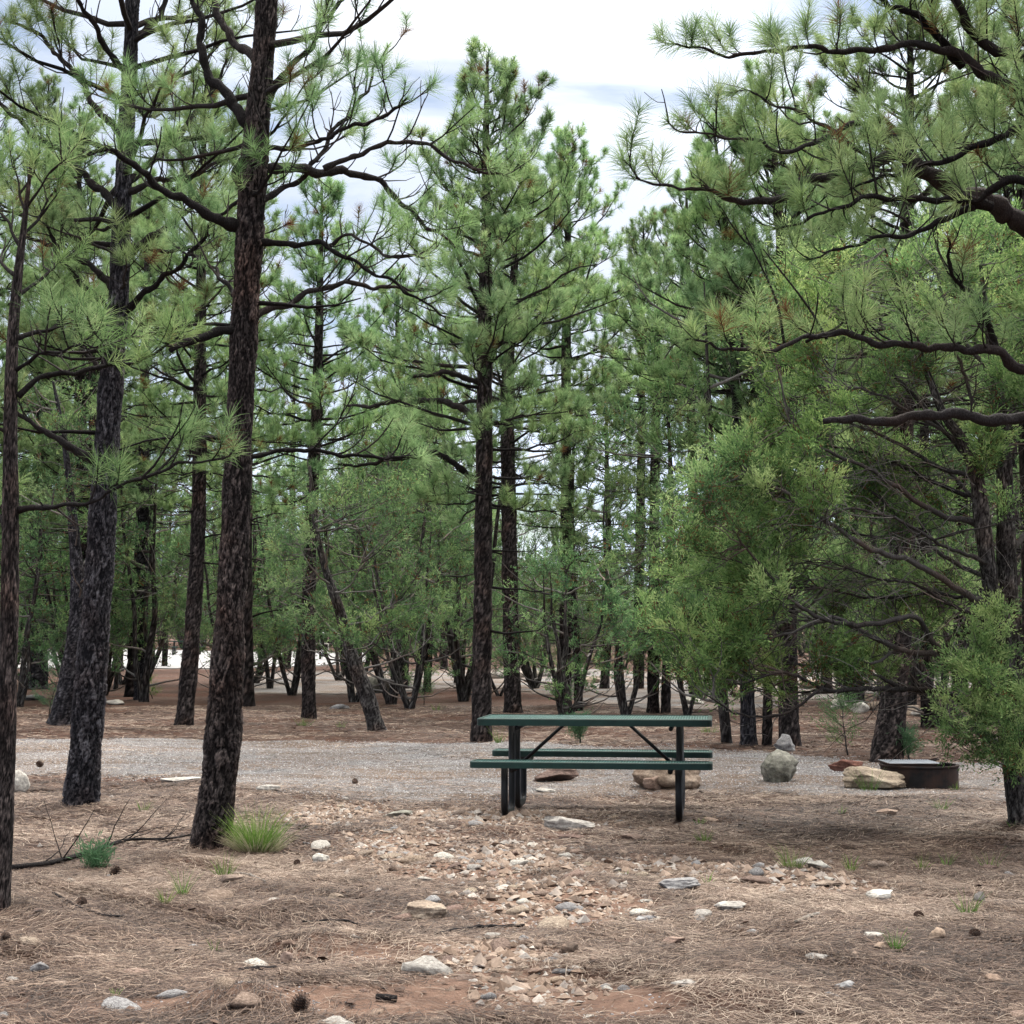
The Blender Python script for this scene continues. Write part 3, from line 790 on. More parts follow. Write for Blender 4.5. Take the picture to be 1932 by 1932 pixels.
def hero_limb(wood, tips, rows, Y0, Y1, rg, t0=.25, gap=.12, sl=.5, bare=.15, k=8, tmin=1, tmax=3, up=.9, twr=.006):
    c = W3(rows, Y0, Y1)
    s, _ = resample(spline(c, 8), .03)
    q_ = _[:, None]; ph = rg.uniform(0, 6.28, (3, 3))
    s[:, :3] += (.016 * np.sin(q_ * 9 + ph[0]) + .010 * np.sin(q_ * 21 + ph[1]) + .004 * np.sin(q_ * 47 + ph[2])) * np.clip(q_ * 3, 0, 1)
    s[:, 3] *= .86 * (1 + .10 * np.sin(_ * 31 + ph[0, 0]) + .10 * np.sin(_ * 67 + ph[0, 1]))
    tube(wood, s[:, :3], s[:, 3], k, rg.uniform(.1, .5))
    for _k in range(int(len(s) * .22)):
        j = rg.integers(4, len(s) - 3); t_ = nrm(s[j + 1, :3] - s[j, :3]); d_ = nrm(rg.normal(size=3) + t_ * .6 + [0, 0, .2])
        lt = rg.uniform(.03, .10) if rg.uniform() < .55 else rg.uniform(.1, .34)
        cc_, _e = curve_pts(s[j, :3], d_, lt + s[j, 3], 5, .6, rg, .22)
        tube(wood, cc_, np.linspace(min(.006, s[j, 3] * .7), .0015, 5), 4, rg.uniform(.2, .8), caps=False)
    if sl > 0: grow_pine(wood, tips, s[:, :3], None, rg, t0, gap, sl, bare, 4, up, tmin, tmax, twr)
    return s

# --- big dark pine left of centre
rg = np.random.default_rng(101)
b1 = ground(398, 1592); Y = b1[1]
tr = W3([(398, 1600, 74), (420, 1400, 68), (432, 1200, 60), (444, 1000, 55), (452, 800, 52), (462, 600, 52), (472, 430, 56), (484, 250, 50), (500, 60, 44), (508, -150, 40), (512, -500, 32), (515, -900, 20), (516, -1250, 6)], Y)
tk, wd, tips = MB(), MB(), []
trunk_mesh(tk, tr, .011, 96, 3, .018, .044, .17)
LM = [([(455, 428, 34), (400, 412, 24), (340, 375, 18), (262, 318, 15), (200, 290, 11), (120, 300, 7)], 0, -.5, .35),
      ([(470, 240, 30), (430, 185, 24), (385, 110, 20), (372, 20, 14), (340, -80, 9)], 0, .3, .5),
      ([(488, 120, 24), (440, 70, 18), (385, -10, 14), (330, -90, 9)], 0, .5, .5),
      ([(452, 345, 20), (442, 320, 16), (470, 300, 14), (540, 275, 12), (620, 262, 10), (720, 215, 8), (768, 185, 5)], 0, -.9, .35),
      ([(505, 318, 26), (580, 318, 22), (650, 325, 18), (720, 350, 13), (800, 420, 9), (860, 470, 5)], 0, .4, .3),
      ([(610, 318, 14), (700, 280, 11), (800, 275, 9), (900, 320, 7), (960, 340, 5)], 0, .1, .3),
      ([(480, 455, 18), (560, 460, 13), (620, 468, 11), (700, 510, 8), (780, 560, 6), (860, 600, 4)], 0, -.5, .4),
      ([(620, 468, 9), (660, 445, 7), (740, 480, 6), (800, 490, 4)], -.1, -.6, .4),
      ([(462, 622, 24), (410, 628, 20), (360, 645, 17), (322, 655, 13)], 0, -.3, .9),
      ([(470, 600, 20), (540, 570, 14), (640, 540, 11), (740, 540, 8), (840, 560, 5)], 0, .6, .3),
      ([(470, 862, 12), (520, 855, 10), (620, 850, 9), (720, 868, 7), (800, 858, 5)], 0, .5, .35),
      ([(500, 200, 20), (560, 110, 13), (620, 40, 10), (680, -40, 6)], 0, .4, .3),
      ([(492, 380, 16), (560, 340, 11), (640, 240, 9), (700, 150, 6), (730, 90, 4)], 0, .5, .25),
      ([(470, 560, 16), (430, 545, 10), (400, 500, 7), (330, 470, 5)], 0, 1.0, .3)]
for rows, d0, d1, t0 in LM:
    stub = rows[0][1] == 622
    hero_limb(wd, tips, rows, Y + d0, Y + d1, rg, t0=t0, sl=.0 if stub else .55, gap=.13, bare=.22)
c, _ = resample(spline(tr, 10), .2)
pine_crown(wd, tips, c[c[:, 2] > 2.0], rg, 4.35, 1.9, 1.0, 3, per=2)
lf = MB(); P_, D_ = split_tips(tips); needles(lf, P_, D_, 75, .145, .0034, rg)
finish('ponderosa_pine', b1, 'tall dark ponderosa pine left of centre with a grass clump at its foot', 'tree', None, tk, wd, lf, 'needle', leafname='crown')

# --- left pine
rg = np.random.default_rng(102)
b2 = ground(155, 1512); Y = b2[1]
tr = W3([(153, 1520, 66), (170, 1300, 60), (186, 1100, 55), (198, 900, 50), (210, 720, 46), (224, 560, 40), (230, 400, 35), (238, 250, 32), (246, 100, 29), (252, -60, 27), (258, -300, 22), (262, -600, 14), (264, -800, 5)], Y)
tk, wd, tips = MB(), MB(), []
trunk_mesh(tk, tr, .012, 90, 9, .017, .042, .15)
LM = [([(228, 400, 22), (180, 350, 17), (120, 290, 14), (60, 250, 11), (-40, 160, 7)], -.3, .3, .35),
      ([(236, 270, 20), (190, 210, 15), (140, 140, 12), (90, 80, 9), (20, 40, 6)], 0, .5, .3),
      ([(224, 560, 18), (170, 500, 14), (100, 465, 10), (30, 440, 6)], 0, .3, .3),
      ([(214, 590, 16), (150, 530, 12), (110, 480, 9), (90, 420, 6)], 0, -.5, .4),
      ([(236, 485, 20), (290, 445, 15), (350, 400, 11), (420, 380, 7)], 0, .5, .35),
      ([(234, 590, 18), (300, 530, 12), (360, 480, 9), (400, 420, 6)], 0, -.4, .35),
      ([(240, 345, 20), (300, 295, 15), (350, 240, 12), (400, 170, 8), (430, 110, 5)], 0, .4, .3),
      ([(238, 365, 18), (290, 345, 13), (360, 330, 10), (430, 300, 6)], 0, -.3, .3),
      ([(182, 872, 22), (140, 850, 18), (90, 815, 14), (50, 790, 10), (0, 770, 6)], 0, -.3, .6),
      ([(200, 700, 14), (170, 680, 11), (130, 640, 8), (80, 600, 5)], 0, .6, .3),
      ([(250, 80, 20), (290, 40, 14), (330, -20, 10)], 0, .3, .3),
      ([(248, 180, 14), (320, 150, 10), (380, 120, 7), (430, 60, 4)], 0, .9, .3),
      ([(240, 140, 16), (180, 60, 12), (140, -20, 8)], 0, -.6, .3)]
for rows, d0, d1, t0 in LM: hero_limb(wd, tips, rows, Y + d0, Y + d1, rg, t0=t0, sl=.6, gap=.12, bare=.12)
c, _ = resample(spline(tr, 10), .2)
pine_crown(wd, tips, c[c[:, 2] > 2.5], rg, 3.9, 2.3, 1.0, 4, per=3)
lf = MB(); P_, D_ = split_tips(tips); needles(lf, P_, D_, 66, .15, .0045, rg)
finish('ponderosa_pine', b2, 'grey barked ponderosa pine, second thick trunk from the left, standing at the gravel edge', 'tree', None, tk, wd, lf, 'needle', 'bark_gray')

# --- slim leftmost pine with light tufts
rg = np.random.default_rng(103)
b3 = ground(2, 1712); Y = b3[1]
tr = W3([(-4, 1720, 46), (11, 1400, 38), (18, 1150, 35), (20, 950, 32), (20, 780, 28), (24, 640, 23), (34, 520, 18), (46, 420, 12), (56, 330, 7), (60, 270, 3)], Y)
tk, wd, tips = MB(), MB(), []
trunk_mesh(tk, tr, .014, 64, 5, .009, .035, .12)
LM = [([(36, 962, 16), (75, 958, 13), (130, 952, 10), (190, 935, 7), (215, 920, 4)], 0, -.3, .6),
      ([(34, 748, 14), (80, 708, 12), (180, 700, 10), (240, 690, 8), (300, 655, 6), (345, 615, 4)], 0, .2, .45),
      ([(200, 930, 8), (260, 902, 8), (330, 888, 7), (400, 865, 5), (440, 850, 3)], -.3, -.1, .2),
      ([(30, 640, 12), (90, 615, 8), (140, 600, 5)], 0, .3, .3),
      ([(30, 560, 10), (80, 525, 7), (120, 490, 4)], 0, .3, .3),
      ([(30, 520, 10), (-20, 480, 7), (-60, 430, 5)], 0, .2, .3),
      ([(20, 820, 10), (-30, 790, 8), (-80, 770, 6)], 0, -.2, .3),
      ([(28, 700, 10), (90, 660, 7), (160, 660, 5), (210, 640, 3)], 0, -.6, .3),
      ([(14, 1000, 12), (-10, 960, 9), (-50, 940, 5)], 0, .3, .3),
      ([(40, 450, 8), (80, 400, 6), (110, 350, 4)], 0, .2, .2), ([(40, 470, 8), (0, 400, 6), (-20, 340, 4)], 0, .2, .2),
      ([(52, 390, 6), (90, 330, 4), (120, 290, 3)], 0, -.2, .2), ([(48, 400, 6), (30, 340, 4), (20, 300, 3)], 0, .1, .2)]
for rows, d0, d1, t0 in LM: hero_limb(wd, tips, rows, Y + d0, Y + d1, rg, t0=t0, sl=.34, gap=.085, bare=.05, tmin=1, tmax=3, twr=.005)
tips.append((tr[-1, :3], np.array([0, 0, 1.])))
lf = MB(); P_, D_ = split_tips(tips); needles(lf, P_, D_, 40, .135, .0024, rg, curved=True)
finish('ponderosa_pine', b3, 'slim ponderosa pine cut by the left edge with light green needle sprays', 'tree', None, tk, wd, lf, 'needle_near', 'bark')

# --- pine outside the right edge whose limbs reach into view
rg = np.random.default_rng(104)
Y = 8.9
X0 = 3.75
zb = float(gz(X0, Y))
tr = np.array([[X0, Y, zb - .02, .19], [X0, Y, 1, .17], [X0 + .03, Y + .03, 2.5, .16], [X0 - .05, Y + .05, 4, .14], [X0, Y, 6, .11], [X0 + .05, Y, 8.5, .06], [X0 + .05, Y, 10, .01]])
tk, wd, tips = MB(), MB(), []
trunk_mesh(tk, tr, .025, 60, 6, .018, .05, .18)
LM = [([(2230, 720, 62), (2100, 560, 56), (2000, 470, 50), (1920, 420, 45), (1850, 375, 44), (1780, 345, 38), (1720, 310, 34), (1660, 298, 26), (1590, 322, 22), (1520, 350, 20), (1450, 375, 17), (1390, 372, 14), (1310, 362, 8), (1230, 345, 6), (1175, 300, 4)], .5, .33, 1.0),
      ([(1735, 330, 26), (1700, 270, 19), (1650, 240, 15), (1590, 245, 12), (1520, 275, 10), (1460, 280, 8), (1380, 262, 6), (1320, 250, 5), (1260, 225, 4)], .1, .3, .9),
      ([(1870, 390, 28), (1800, 372, 18), (1720, 372, 13), (1640, 378, 11), (1560, 395, 8), (1470, 430, 5)], -.2, .4, .9),
      ([(1850, 385, 18), (1760, 420, 13), (1700, 440, 10), (1600, 470, 7), (1520, 480, 4)], -.2, .3, .9),
      ([(2230, 330, 44), (2100, 260, 36), (1990, 215, 30), (1900, 165, 25), (1820, 105, 22), (1720, 90, 17), (1600, 93, 13), (1500, 95, 10), (1400, 100, 8), (1320, 95, 6), (1265, 85, 4)], .1, .28, 1.0),
      ([(1815, 125, 22), (1760, 60, 18), (1700, 20, 14), (1650, -20, 10)], .1, .3, .6),
      ([(2230, 200, 40), (2050, 140, 32), (1930, 110, 26), (1850, 70, 22), (1780, -10, 18), (1700, -60, 10)], .3, .3, .7),
      ([(2230, 310, 30), (2050, 270, 24), (1930, 250, 18), (1840, 275, 15), (1770, 305, 12), (1700, 330, 9), (1600, 350, 6)], -.3, .3, .9),
      ([(2230, 830, 40), (2100, 780, 34), (1990, 715, 28), (1910, 690, 24), (1870, 655, 22), (1800, 662, 18), (1700, 650, 16), (1600, 632, 14), (1520, 640, 11), (1450, 655, 9), (1380, 658, 7), (1290, 645, 4)], .2, .35, 1.0),
      ([(1880, 660, 18), (1840, 560, 12), (1800, 510, 9), (1780, 450, 5)], .1, .3, .9),
      ([(2230, 785, 34), (2050, 788, 30), (1932, 787, 27), (1800, 786, 24), (1680, 788, 20), (1600, 792, 17), (1556, 797, 13)], .1, .0, .0),
      ([(2230, 420, 30), (2080, 370, 26), (1930, 345, 22), (1870, 360, 15), (1800, 380, 9)], -.5, .3, .9),
      ([(1650, 300, 14), (1560, 240, 9), (1500, 215, 7), (1440, 180, 5), (1390, 165, 3)], 0, .3, .7)]
for rows, d0, d1, mode in LM:
    # limbs hang in front of the forest, sloping in depth towards the trunk
    hero_limb(wd, tips, rows, Y + d0, Y - 1.2 * d1, rg, t0=.36, sl=.0 if mode == 0 else .42, gap=.11, bare=.2, tmin=1, tmax=3, up=1.2, twr=.0048)
# long drooping bare twigs rising from the low limb
for x0, y0, x1, y1 in ((1625, 635, 1600, 520), (1560, 640, 1440, 470), (1480, 650, 1400, 430), (1520, 645, 1620, 530), (1400, 655, 1350, 560), (1730, 655, 1700, 600), (1790, 655, 1850, 560)):
    c = W3([(x0, y0, 6), ((x0 + x1) / 2 + 22, (y0 + y1) / 2 + 20, 4.5), (x1, y1, 2.5)], Y)
    s, _ = resample(spline(c, 8), .05); tube(wd, s[:, :3], s[:, 3], 4, .3)
    grow_pine(wd, [], s[:, :3], None, rg, .4, .12, .2, 1, 3, 1.2, 0, 1, .003)
c, _ = resample(spline(tr, 10), .2)
pine_crown(wd, tips, c[c[:, 2] > 2.5], rg, 5.6, 2.2, 1.0, 0)
tps = [(a, b_) for a, b_ in tips]
lf = MB(); P_, D_ = split_tips(tps); needles(lf, P_, D_, 72, .15, .0026, rg, curved=True)
finish('ponderosa_pine', tr[0, :3], 'near ponderosa pine whose dark crooked limbs and needle tufts hang in from the right edge', 'tree', None, tk, wd, lf, 'needle')

# --- mid-distance pines with their own stems
def mid_pine(rows, Y, seed, label, z0, Lmax, name='ponderosa_pine', stubs=10, nn=50, W=.0075, base=None, bmat='bark', per=4, step=.03, k=40, profile=None, sl=.5, limbs=()):
    rg = np.random.default_rng(seed)
    tr = W3(rows, Y)
    b_ = tr[0, :3].copy(); b_[2] = float(gz(b_[0], b_[1])); tr[0, 2] = b_[2] - .03
    tk, wd, tips = MB(), MB(), []
    trunk_mesh(tk, tr, step, k, seed, .014, .042, .17)
    for rows_, d0, d1, t0 in limbs: hero_limb(wd, tips, rows_, Y + d0, Y + d1, rg, t0=t0, sl=.6, gap=.14, bare=.15, k=6)
    c, _ = resample(spline(tr, 10), .2)
    pine_crown(wd, tips, c, rg, z0, Lmax, 1, stubs, sl, per=per, profile=profile, whorl=.33, gap=.125)
    lf = MB(); P_, D_ = split_tips(tips); needles(lf, P_, D_, nn, .15, W, rg)
    return finish(name, b_, label, 'tree', None, tk, wd, lf, 'needle', bmat)

Yc = float(ground(908, 1400)[1])
mid_pine([(908, 1402, 40), (910, 1200, 37), (912, 1000, 35), (914, 800, 32), (915, 600, 28), (918, 420, 22), (917, 250, 14), (919, 150, 7), (919, 105, 3)], Yc, 201,
         'tall ponderosa pine in the centre with a pointed top, right behind the picnic table', 3.2, 2.5, limbs=[
             ([(895, 790, 18), (860, 765, 16), (790, 755, 13), (700, 765, 9), (650, 765, 5)], 0, .4, .2),
             ([(895, 905, 16), (850, 870, 14), (810, 855, 12), (730, 870, 9), (640, 880, 5)], 0, -.5, .3),
             ([(900, 720, 14), (850, 705, 12), (780, 708, 8)], 0, -.5, .2)], nn=50)
Yd = float(ground(967, 1345)[1])
mid_pine([(968, 1348, 34), (963, 1150, 32), (960, 950, 30), (957, 760, 27), (964, 600, 20), (975, 450, 12), (985, 340, 4)], Yd, 202,
         'ponderosa pine close behind and right of the tall central pine', 4.4, 2.7)
Ye = float(ground(1066, 1338)[1])
mid_pine([(1066, 1340, 26), (1068, 1000, 23), (1068, 700, 20), (1071, 480, 14), (1072, 330, 6), (1070, 262, 2)], Ye, 203,
         'slender pine with a narrow spire top right of the central pine', 6.0, 2.5)
Yf = float(ground(350, 1368)[1])
mid_pine([(347, 1370, 36), (362, 1200, 32), (374, 1000, 29), (377, 750, 26), (379, 560, 21), (382, 380, 14), (386, 240, 8), (388, 150, 3)], Yf, 204,
         'pine with a slightly bowed trunk seen just left of the nearest dark trunk', 4.2, 2.2)
Yg = float(ground(265, 1320)[1])
mid_pine([(265, 1322, 27), (267, 1150, 25), (271, 950, 22), (272, 760, 20), (275, 600, 15), (278, 450, 9), (280, 330, 3)], Yg, 205,
         'straight narrow pine between the two left foreground trunks', 4.6, 2.0, bmat='bark_gray')
Yh = float(ground(70, 1300)[1])
mid_pine([(70, 1302, 42), (74, 1100, 36), (76, 950, 32), (80, 800, 26), (84, 650, 22), (88, 450, 16), (90, 280, 9), (92, 150, 3)], Yh, 206,
         'stout pine behind the slim leftmost trunk', 4.4, 2.4, bmat='bark_gray')
Yi = float(ground(1680, 1436)[1])
mid_pine([(1672, 1440, 62), (1688, 1300, 52), (1698, 1150, 48), (1702, 900, 43), (1708, 650, 36), (1712, 400, 27), (1716, 200, 18), (1718, 60, 9), (1718, -30, 3)], Yi, 207,
         'thick cracked pine trunk standing right behind the fire ring', 4.0, 2.7, step=.02, k=64)
Yj = float(ground(1490, 1408)[1])
mid_pine([(1490, 1410, 40), (1486, 1250, 38), (1484, 1050, 34), (1482, 800, 28), (1480, 600, 24), (1470, 400, 18), (1458, 260, 10), (1450, 160, 3)], Yj, 208,
         'dark pine trunk behind the grey pointed rock', 3.9, 2.4)
Yk = float(ground(1413, 1405)[1])
mid_pine([(1413, 1406, 31), (1408, 1250, 28), (1400, 1050, 25), (1392, 800, 22), (1382, 600, 18), (1365, 400, 12), (1350, 270, 6), (1345, 225, 3)], Yk, 209,
         'medium pine trunk left of the dark pine behind the grey rock', 3.8, 1.7, bmat='bark_gray')
Yl = float(ground(583, 1356)[1])
mid_pine([(583, 1358, 29), (582, 1200, 27), (586, 1000, 25), (596, 800, 22), (602, 620, 17), (606, 450, 9), (608, 350, 3)], Yl, 210,
         'straight pine left of the leaning juniper', 4.0, 1.9)
Ym = float(ground(1230, 1345)[1])
mid_pine([(1232, 1346, 24), (1234, 1100, 22), (1236, 850, 18), (1240, 650, 12), (1243, 500, 4)], Ym, 211, 'thin pine behind the right half of the table, in the clump of small trunks', 5.2, 2.0)
Yn = float(ground(1750, 1372)[1])
mid_pine([(1750, 1373, 26), (1748, 1150, 24), (1745, 900, 20), (1742, 700, 14), (1740, 520, 4)], Yn, 212, 'thin dark pine right of the thick pine behind the fire ring', 4.6, 2.0)

Yo = float(ground(1925, 1400)[1])
mid_pine([(1960, 1402, 44), (1950, 1200, 40), (1940, 900, 34), (1930, 600, 26), (1925, 300, 18), (1920, 60, 8), (1920, -60, 3)], Yo, 213, 'pine behind the near juniper at the right edge', 4.0, 2.6)
Yp = float(ground(160, 1330)[1])
mid_pine([(165, 1332, 30), (160, 1100, 26), (152, 800, 22), (148, 500, 15), (150, 300, 8), (150, 200, 3)], Yp, 214, 'pine behind the second left trunk and the grey leaning trunk', 4.2, 2.4)
Yt = float(ground(1205, 1300)[1])
mid_pine([(1205, 1300, 22), (1206, 1100, 20), (1210, 850, 16), (1212, 620, 11), (1214, 450, 4), (1214, 420, 2)], Yt, 218, 'pine with a mid height crown right of the spire topped pine, beyond the drive', 7.2, 2.4)
Yu = float(ground(1312, 1322)[1])
mid_pine([(1312, 1322, 25), (1310, 1100, 22), (1306, 850, 18), (1300, 600, 13), (1296, 420, 7), (1295, 340, 3)], Yu, 219, 'pine rising behind the broad juniper at the right end of the table', 6.0, 2.5)
Yr = float(ground(1620, 1330)[1])
mid_pine([(1618, 1330, 28), (1612, 1100, 25), (1600, 800, 21), (1590, 500, 14), (1585, 280, 6), (1584, 220, 3)], Yr, 216, 'pine between the dark pine and the thick cracked pine, farther back', 4.6, 2.6)
Ys = float(ground(760, 1300)[1])
mid_pine([(762, 1300, 22), (758, 1100, 20), (752, 800, 16), (750, 620, 9), (750, 520, 3)], Ys, 217, 'pine standing behind the leaning juniper and the stony litter', 5.0, 2.6)

# --- general pines and junipers for the background
def pine_proto(seed, H, r0, z0, Lmax, nn=34, W=.012, name='ponderosa_pine', per=4):
    rg = np.random.default_rng(seed)
    lean = rg.normal(size=2) * .03
    tr = []
    for f in np.linspace(0, 1, 9):
        z = H * f
        tr.append([lean[0] * z + .08 * math.sin(f * 5 + seed), lean[1] * z + .08 * math.cos(f * 4 + seed) - .08 * math.cos(seed), z - (.05 if f == 0 else 0), r0 * (1 - f) ** .7 + .006])
    tr = np.array(tr); tr[:, 0] -= tr[0, 0]; tr[:, 1] -= tr[0, 1]
    tk, wd, tips = MB(), MB(), []
    trunk_mesh(tk, tr, .06, 22, seed, .016, .07, .25)
    c, _ = resample(spline(tr, 8), .2)
    pine_crown(wd, tips, c, rg, z0, Lmax, 1, 12, .55, whorl=.4, per=per, k=4, gap=.17)
    lf = MB(); P_, D_ = split_tips(tips); needles(lf, P_, D_, nn, .16, W, rg)
    return finish(name, (0, 0, 0), 'x', 'tree', 'pines of the woodland behind the campsite', tk, wd, lf, 'needle', 'bark')

def sprays(mb, P, D, n_, L, W, rg, tint0, spread=.30, off=.014):
    """scale-leaf sprays of juniper: short flat slivers bunched along a twiglet"""
    m = len(P)
    if m == 0: return
    P = np.repeat(P, n_, 0) + rg.normal(size=(m * n_, 3)) * off; D = np.repeat(nrm(D), n_, 0)
    P = P + D * rg.uniform(-.05, .11, m * n_)[:, None]
    d = nrm(D + rg.normal(size=D.shape) * spread)
    ln = L * rg.uniform(.5, 1.2, m * n_)
    sd = nrm(np.cross(d, rg.normal(size=d.shape))) * (W / 2)
    V = np.stack([P - sd * .5, P + d * (ln * .5)[:, None] - sd, P + d * ln[:, None], P + d * (ln * .5)[:, None] + sd], 1)
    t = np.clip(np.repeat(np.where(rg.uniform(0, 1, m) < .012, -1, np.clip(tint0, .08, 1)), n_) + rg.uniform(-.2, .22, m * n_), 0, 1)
    t = np.where(np.repeat(tint0, n_) > -9, np.where((t < .05) & (t > 0), .06, t), t)
    mb.add(V, np.arange(m * n_ * 4).reshape(-1, 4), None, np.repeat(t, 4))

def bez(p0, p1, p2, n_):
    s = np.linspace(0, 1, n_)[:, None]; return (1 - s) ** 2 * p0 + 2 * s * (1 - s) * p1 + s ** 2 * p2

def grow_juniper(wood, lf, skel, targets, rg, rc=.22, ns=16, nq=12, L=.045, W=.013, center=None, dead=None, tw=.008, lift=0.0):
    """skel: rows x y z ; targets: foliage clump centres"""
    for tgt in targets:
        d = np.linalg.norm(skel - tgt, axis=1) + .35 * np.maximum(0, skel[:, 2] - tgt[2] + .1)
        i = int(np.argmin(d + rg.uniform(0, .35, len(d)))); p0 = skel[i]
        out_ = tgt - (center if center is not None else p0); out_[2] = abs(out_[2]) * .3
        mid = (p0 + tgt) / 2 + rg.normal(size=3) * .08 + [0, 0, -.06]
        c = bez(p0, mid, tgt, 7); c[1:-1] += rg.normal(size=(5, 3)) * .012
        ll = float(np.linalg.norm(tgt - p0))
        tube(wood, c, np.linspace(tw * (.6 + .6 * ll), .003, 7), 4, rg.uniform(.2, .8), caps=False)
        ax = nrm(nrm(out_) * .5 + [0, 0, .55] + rg.normal(size=3) * .25)
        nt_ = rg.integers(3, 6); ps, ds = [], []
        for _ in range(nt_):
            dd = nrm(ax + rg.normal(size=3) * .55); q = c[rg.integers(4, 7)]
            c2, e = curve_pts(q, dd, rc * rg.uniform(.7, 1.6), 5, .25, rg, .15)
            tube(wood, c2, [.004, .0035, .003, .0025, .002], 3, rg.uniform(.2, .8), caps=False)
            m = max(3, ns // nt_)
            tt = rg.uniform(.2, 1, m); idx = tt * 4; a = np.minimum(idx.astype(int), 3)
            q2 = c2[a] * (1 - (idx - a))[:, None] + c2[a + 1] * (idx - a)[:, None]
            dr = nrm(e * .8 + rg.normal(size=(m, 3)) * .55)
            ps.append(q2 + dr * rg.uniform(0, rc * .3, m)[:, None]); ds.append(dr)
        P = np.concatenate(ps); D = np.concatenate(ds)
        base_t = np.clip(.42 + lift + rg.normal() * .22 + rg.normal(size=len(P)) * .16 + .5 * (P - tgt)[:, 2] / max(rc, .01) * .45, 0, 1)  # painted highlight: sprays tinted lighter towards the clump top, darker below
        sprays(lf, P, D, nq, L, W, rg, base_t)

def juniper_proto(seed, H, Wd, stems=3, ntg=90, low=.35, nq=12, W=.016, L=.06, ns=18, lmat='juniper_shaded', label='x', name='juniper_tree', rc=.26, r0=.07, lean=None):
    rg = np.random.default_rng(seed)
    tk, wd, lf = MB(), MB(), MB(); sk = []
    for s in range(stems):
        az = s * 6.283 / stems + rg.uniform(0, 1.5); sp = rg.uniform(.1, .3) * (stems > 1)
        n_ = 7; pts = []
        for f in np.linspace(0, 1, n_):
            z = H * .88 * f * rg.uniform(.97, 1.03)
            o_ = sp * H * f ** .8 + .05
            pts.append([math.cos(az) * o_ + rg.normal() * .03, math.sin(az) * o_ + rg.normal() * .03, z, (r0 * (1 - f) ** .8 + .008) * (1 if s == 0 else .75)])
        pts = np.array(pts); pts[0, :2] *= .4; pts[0, 2] = -.05
        if lean is not None: pts[:, 0] += lean * pts[:, 2]
        trunk_mesh(tk, pts, .05, 20, seed + s, .012, .03, .3)
        c, _ = resample(spline(pts, 6), .15); sk.append(c[c[:, 2] > .25 * low * H][:, :3])
        for _ in range(7):
            j = rg.integers(1, len(c) - 2); a2 = rg.uniform(0, 6.28)
            lb = limb(c[j, :3], a2, Wd * .42 * rg.uniform(.5, 1), rg.uniform(-5, 30), rg.uniform(20, 55), rg, 7, .12)
            tube(wd, lb, np.linspace(.022, .006, 7), 5, rg.uniform(.3, .9), caps=False); sk.append(lb[1:])
    sk = np.concatenate(sk)
    tg = []
    while len(tg) < ntg:
        v = rg.normal(size=3); v = nrm(v) * rg.uniform(.45, 1) ** .5
        lump = 1 + .22 * math.sin(3 * math.atan2(v[1], v[0]) + seed) + .12 * math.sin(5 * math.atan2(v[1], v[0]) + v[2] * 4)
        z = H * (low + (1 - low) / 2) + v[2] * H * (1 - low) / 2
        f = (z / H - low) / (1 - low); wz = (math.sin(math.pi * min(1, f * .85 + .12)) ** .6)
        p = np.array([v[0] * Wd / 2 * lump * wz, v[1] * Wd / 2 * lump * wz, z + rg.normal() * .08])
        if lean is not None: p[0] += lean * p[2]
        tg.append(p)
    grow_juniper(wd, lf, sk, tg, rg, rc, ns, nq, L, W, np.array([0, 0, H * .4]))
    return finish(name, (0, 0, 0), label, 'tree', 'junipers of the woodland behind the campsite', tk, wd, lf, lmat, 'jbark', 'jbark')

def place(pr, used_, key, loc, rz, sc, label, group=None, name=None):
    r, ch = pr
    if key not in used_:
        used_.add(key); r.location = tuple(float(c_) for c_ in loc); r.rotation_euler = (0, 0, rz); r.scale = sc; o_ = r
    else:
        o_ = dup(r, loc, (0, 0, rz), sc, children=ch)
    o_['label'] = label
    if group: o_['group'] = group
    elif 'group' in o_.keys(): del o_['group']
    return o_

pines = [pine_proto(1001, 10.5, .15, 3.6, 2.1), pine_proto(1002, 9.0, .13, 3.0, 2.2), pine_proto(1003, 12.0, .17, 4.2, 2.3), pine_proto(1004, 8.0, .11, 2.6, 1.8), pine_proto(1005, 11.0, .14, 4.6, 2.0, per=5)]
jun = [juniper_proto(2001, 5.2, 3.8, ntg=135, low=.13), juniper_proto(2002, 4.2, 4.0, stems=4, low=.10, ntg=115), juniper_proto(2003, 5.8, 3.6, stems=2, ntg=140, low=.16), juniper_proto(2004, 3.2, 3.2, stems=4, low=.1, ntg=80), juniper_proto(2005, 6.2, 4.4, stems=3, ntg=170, low=.12)]
usedp = set()

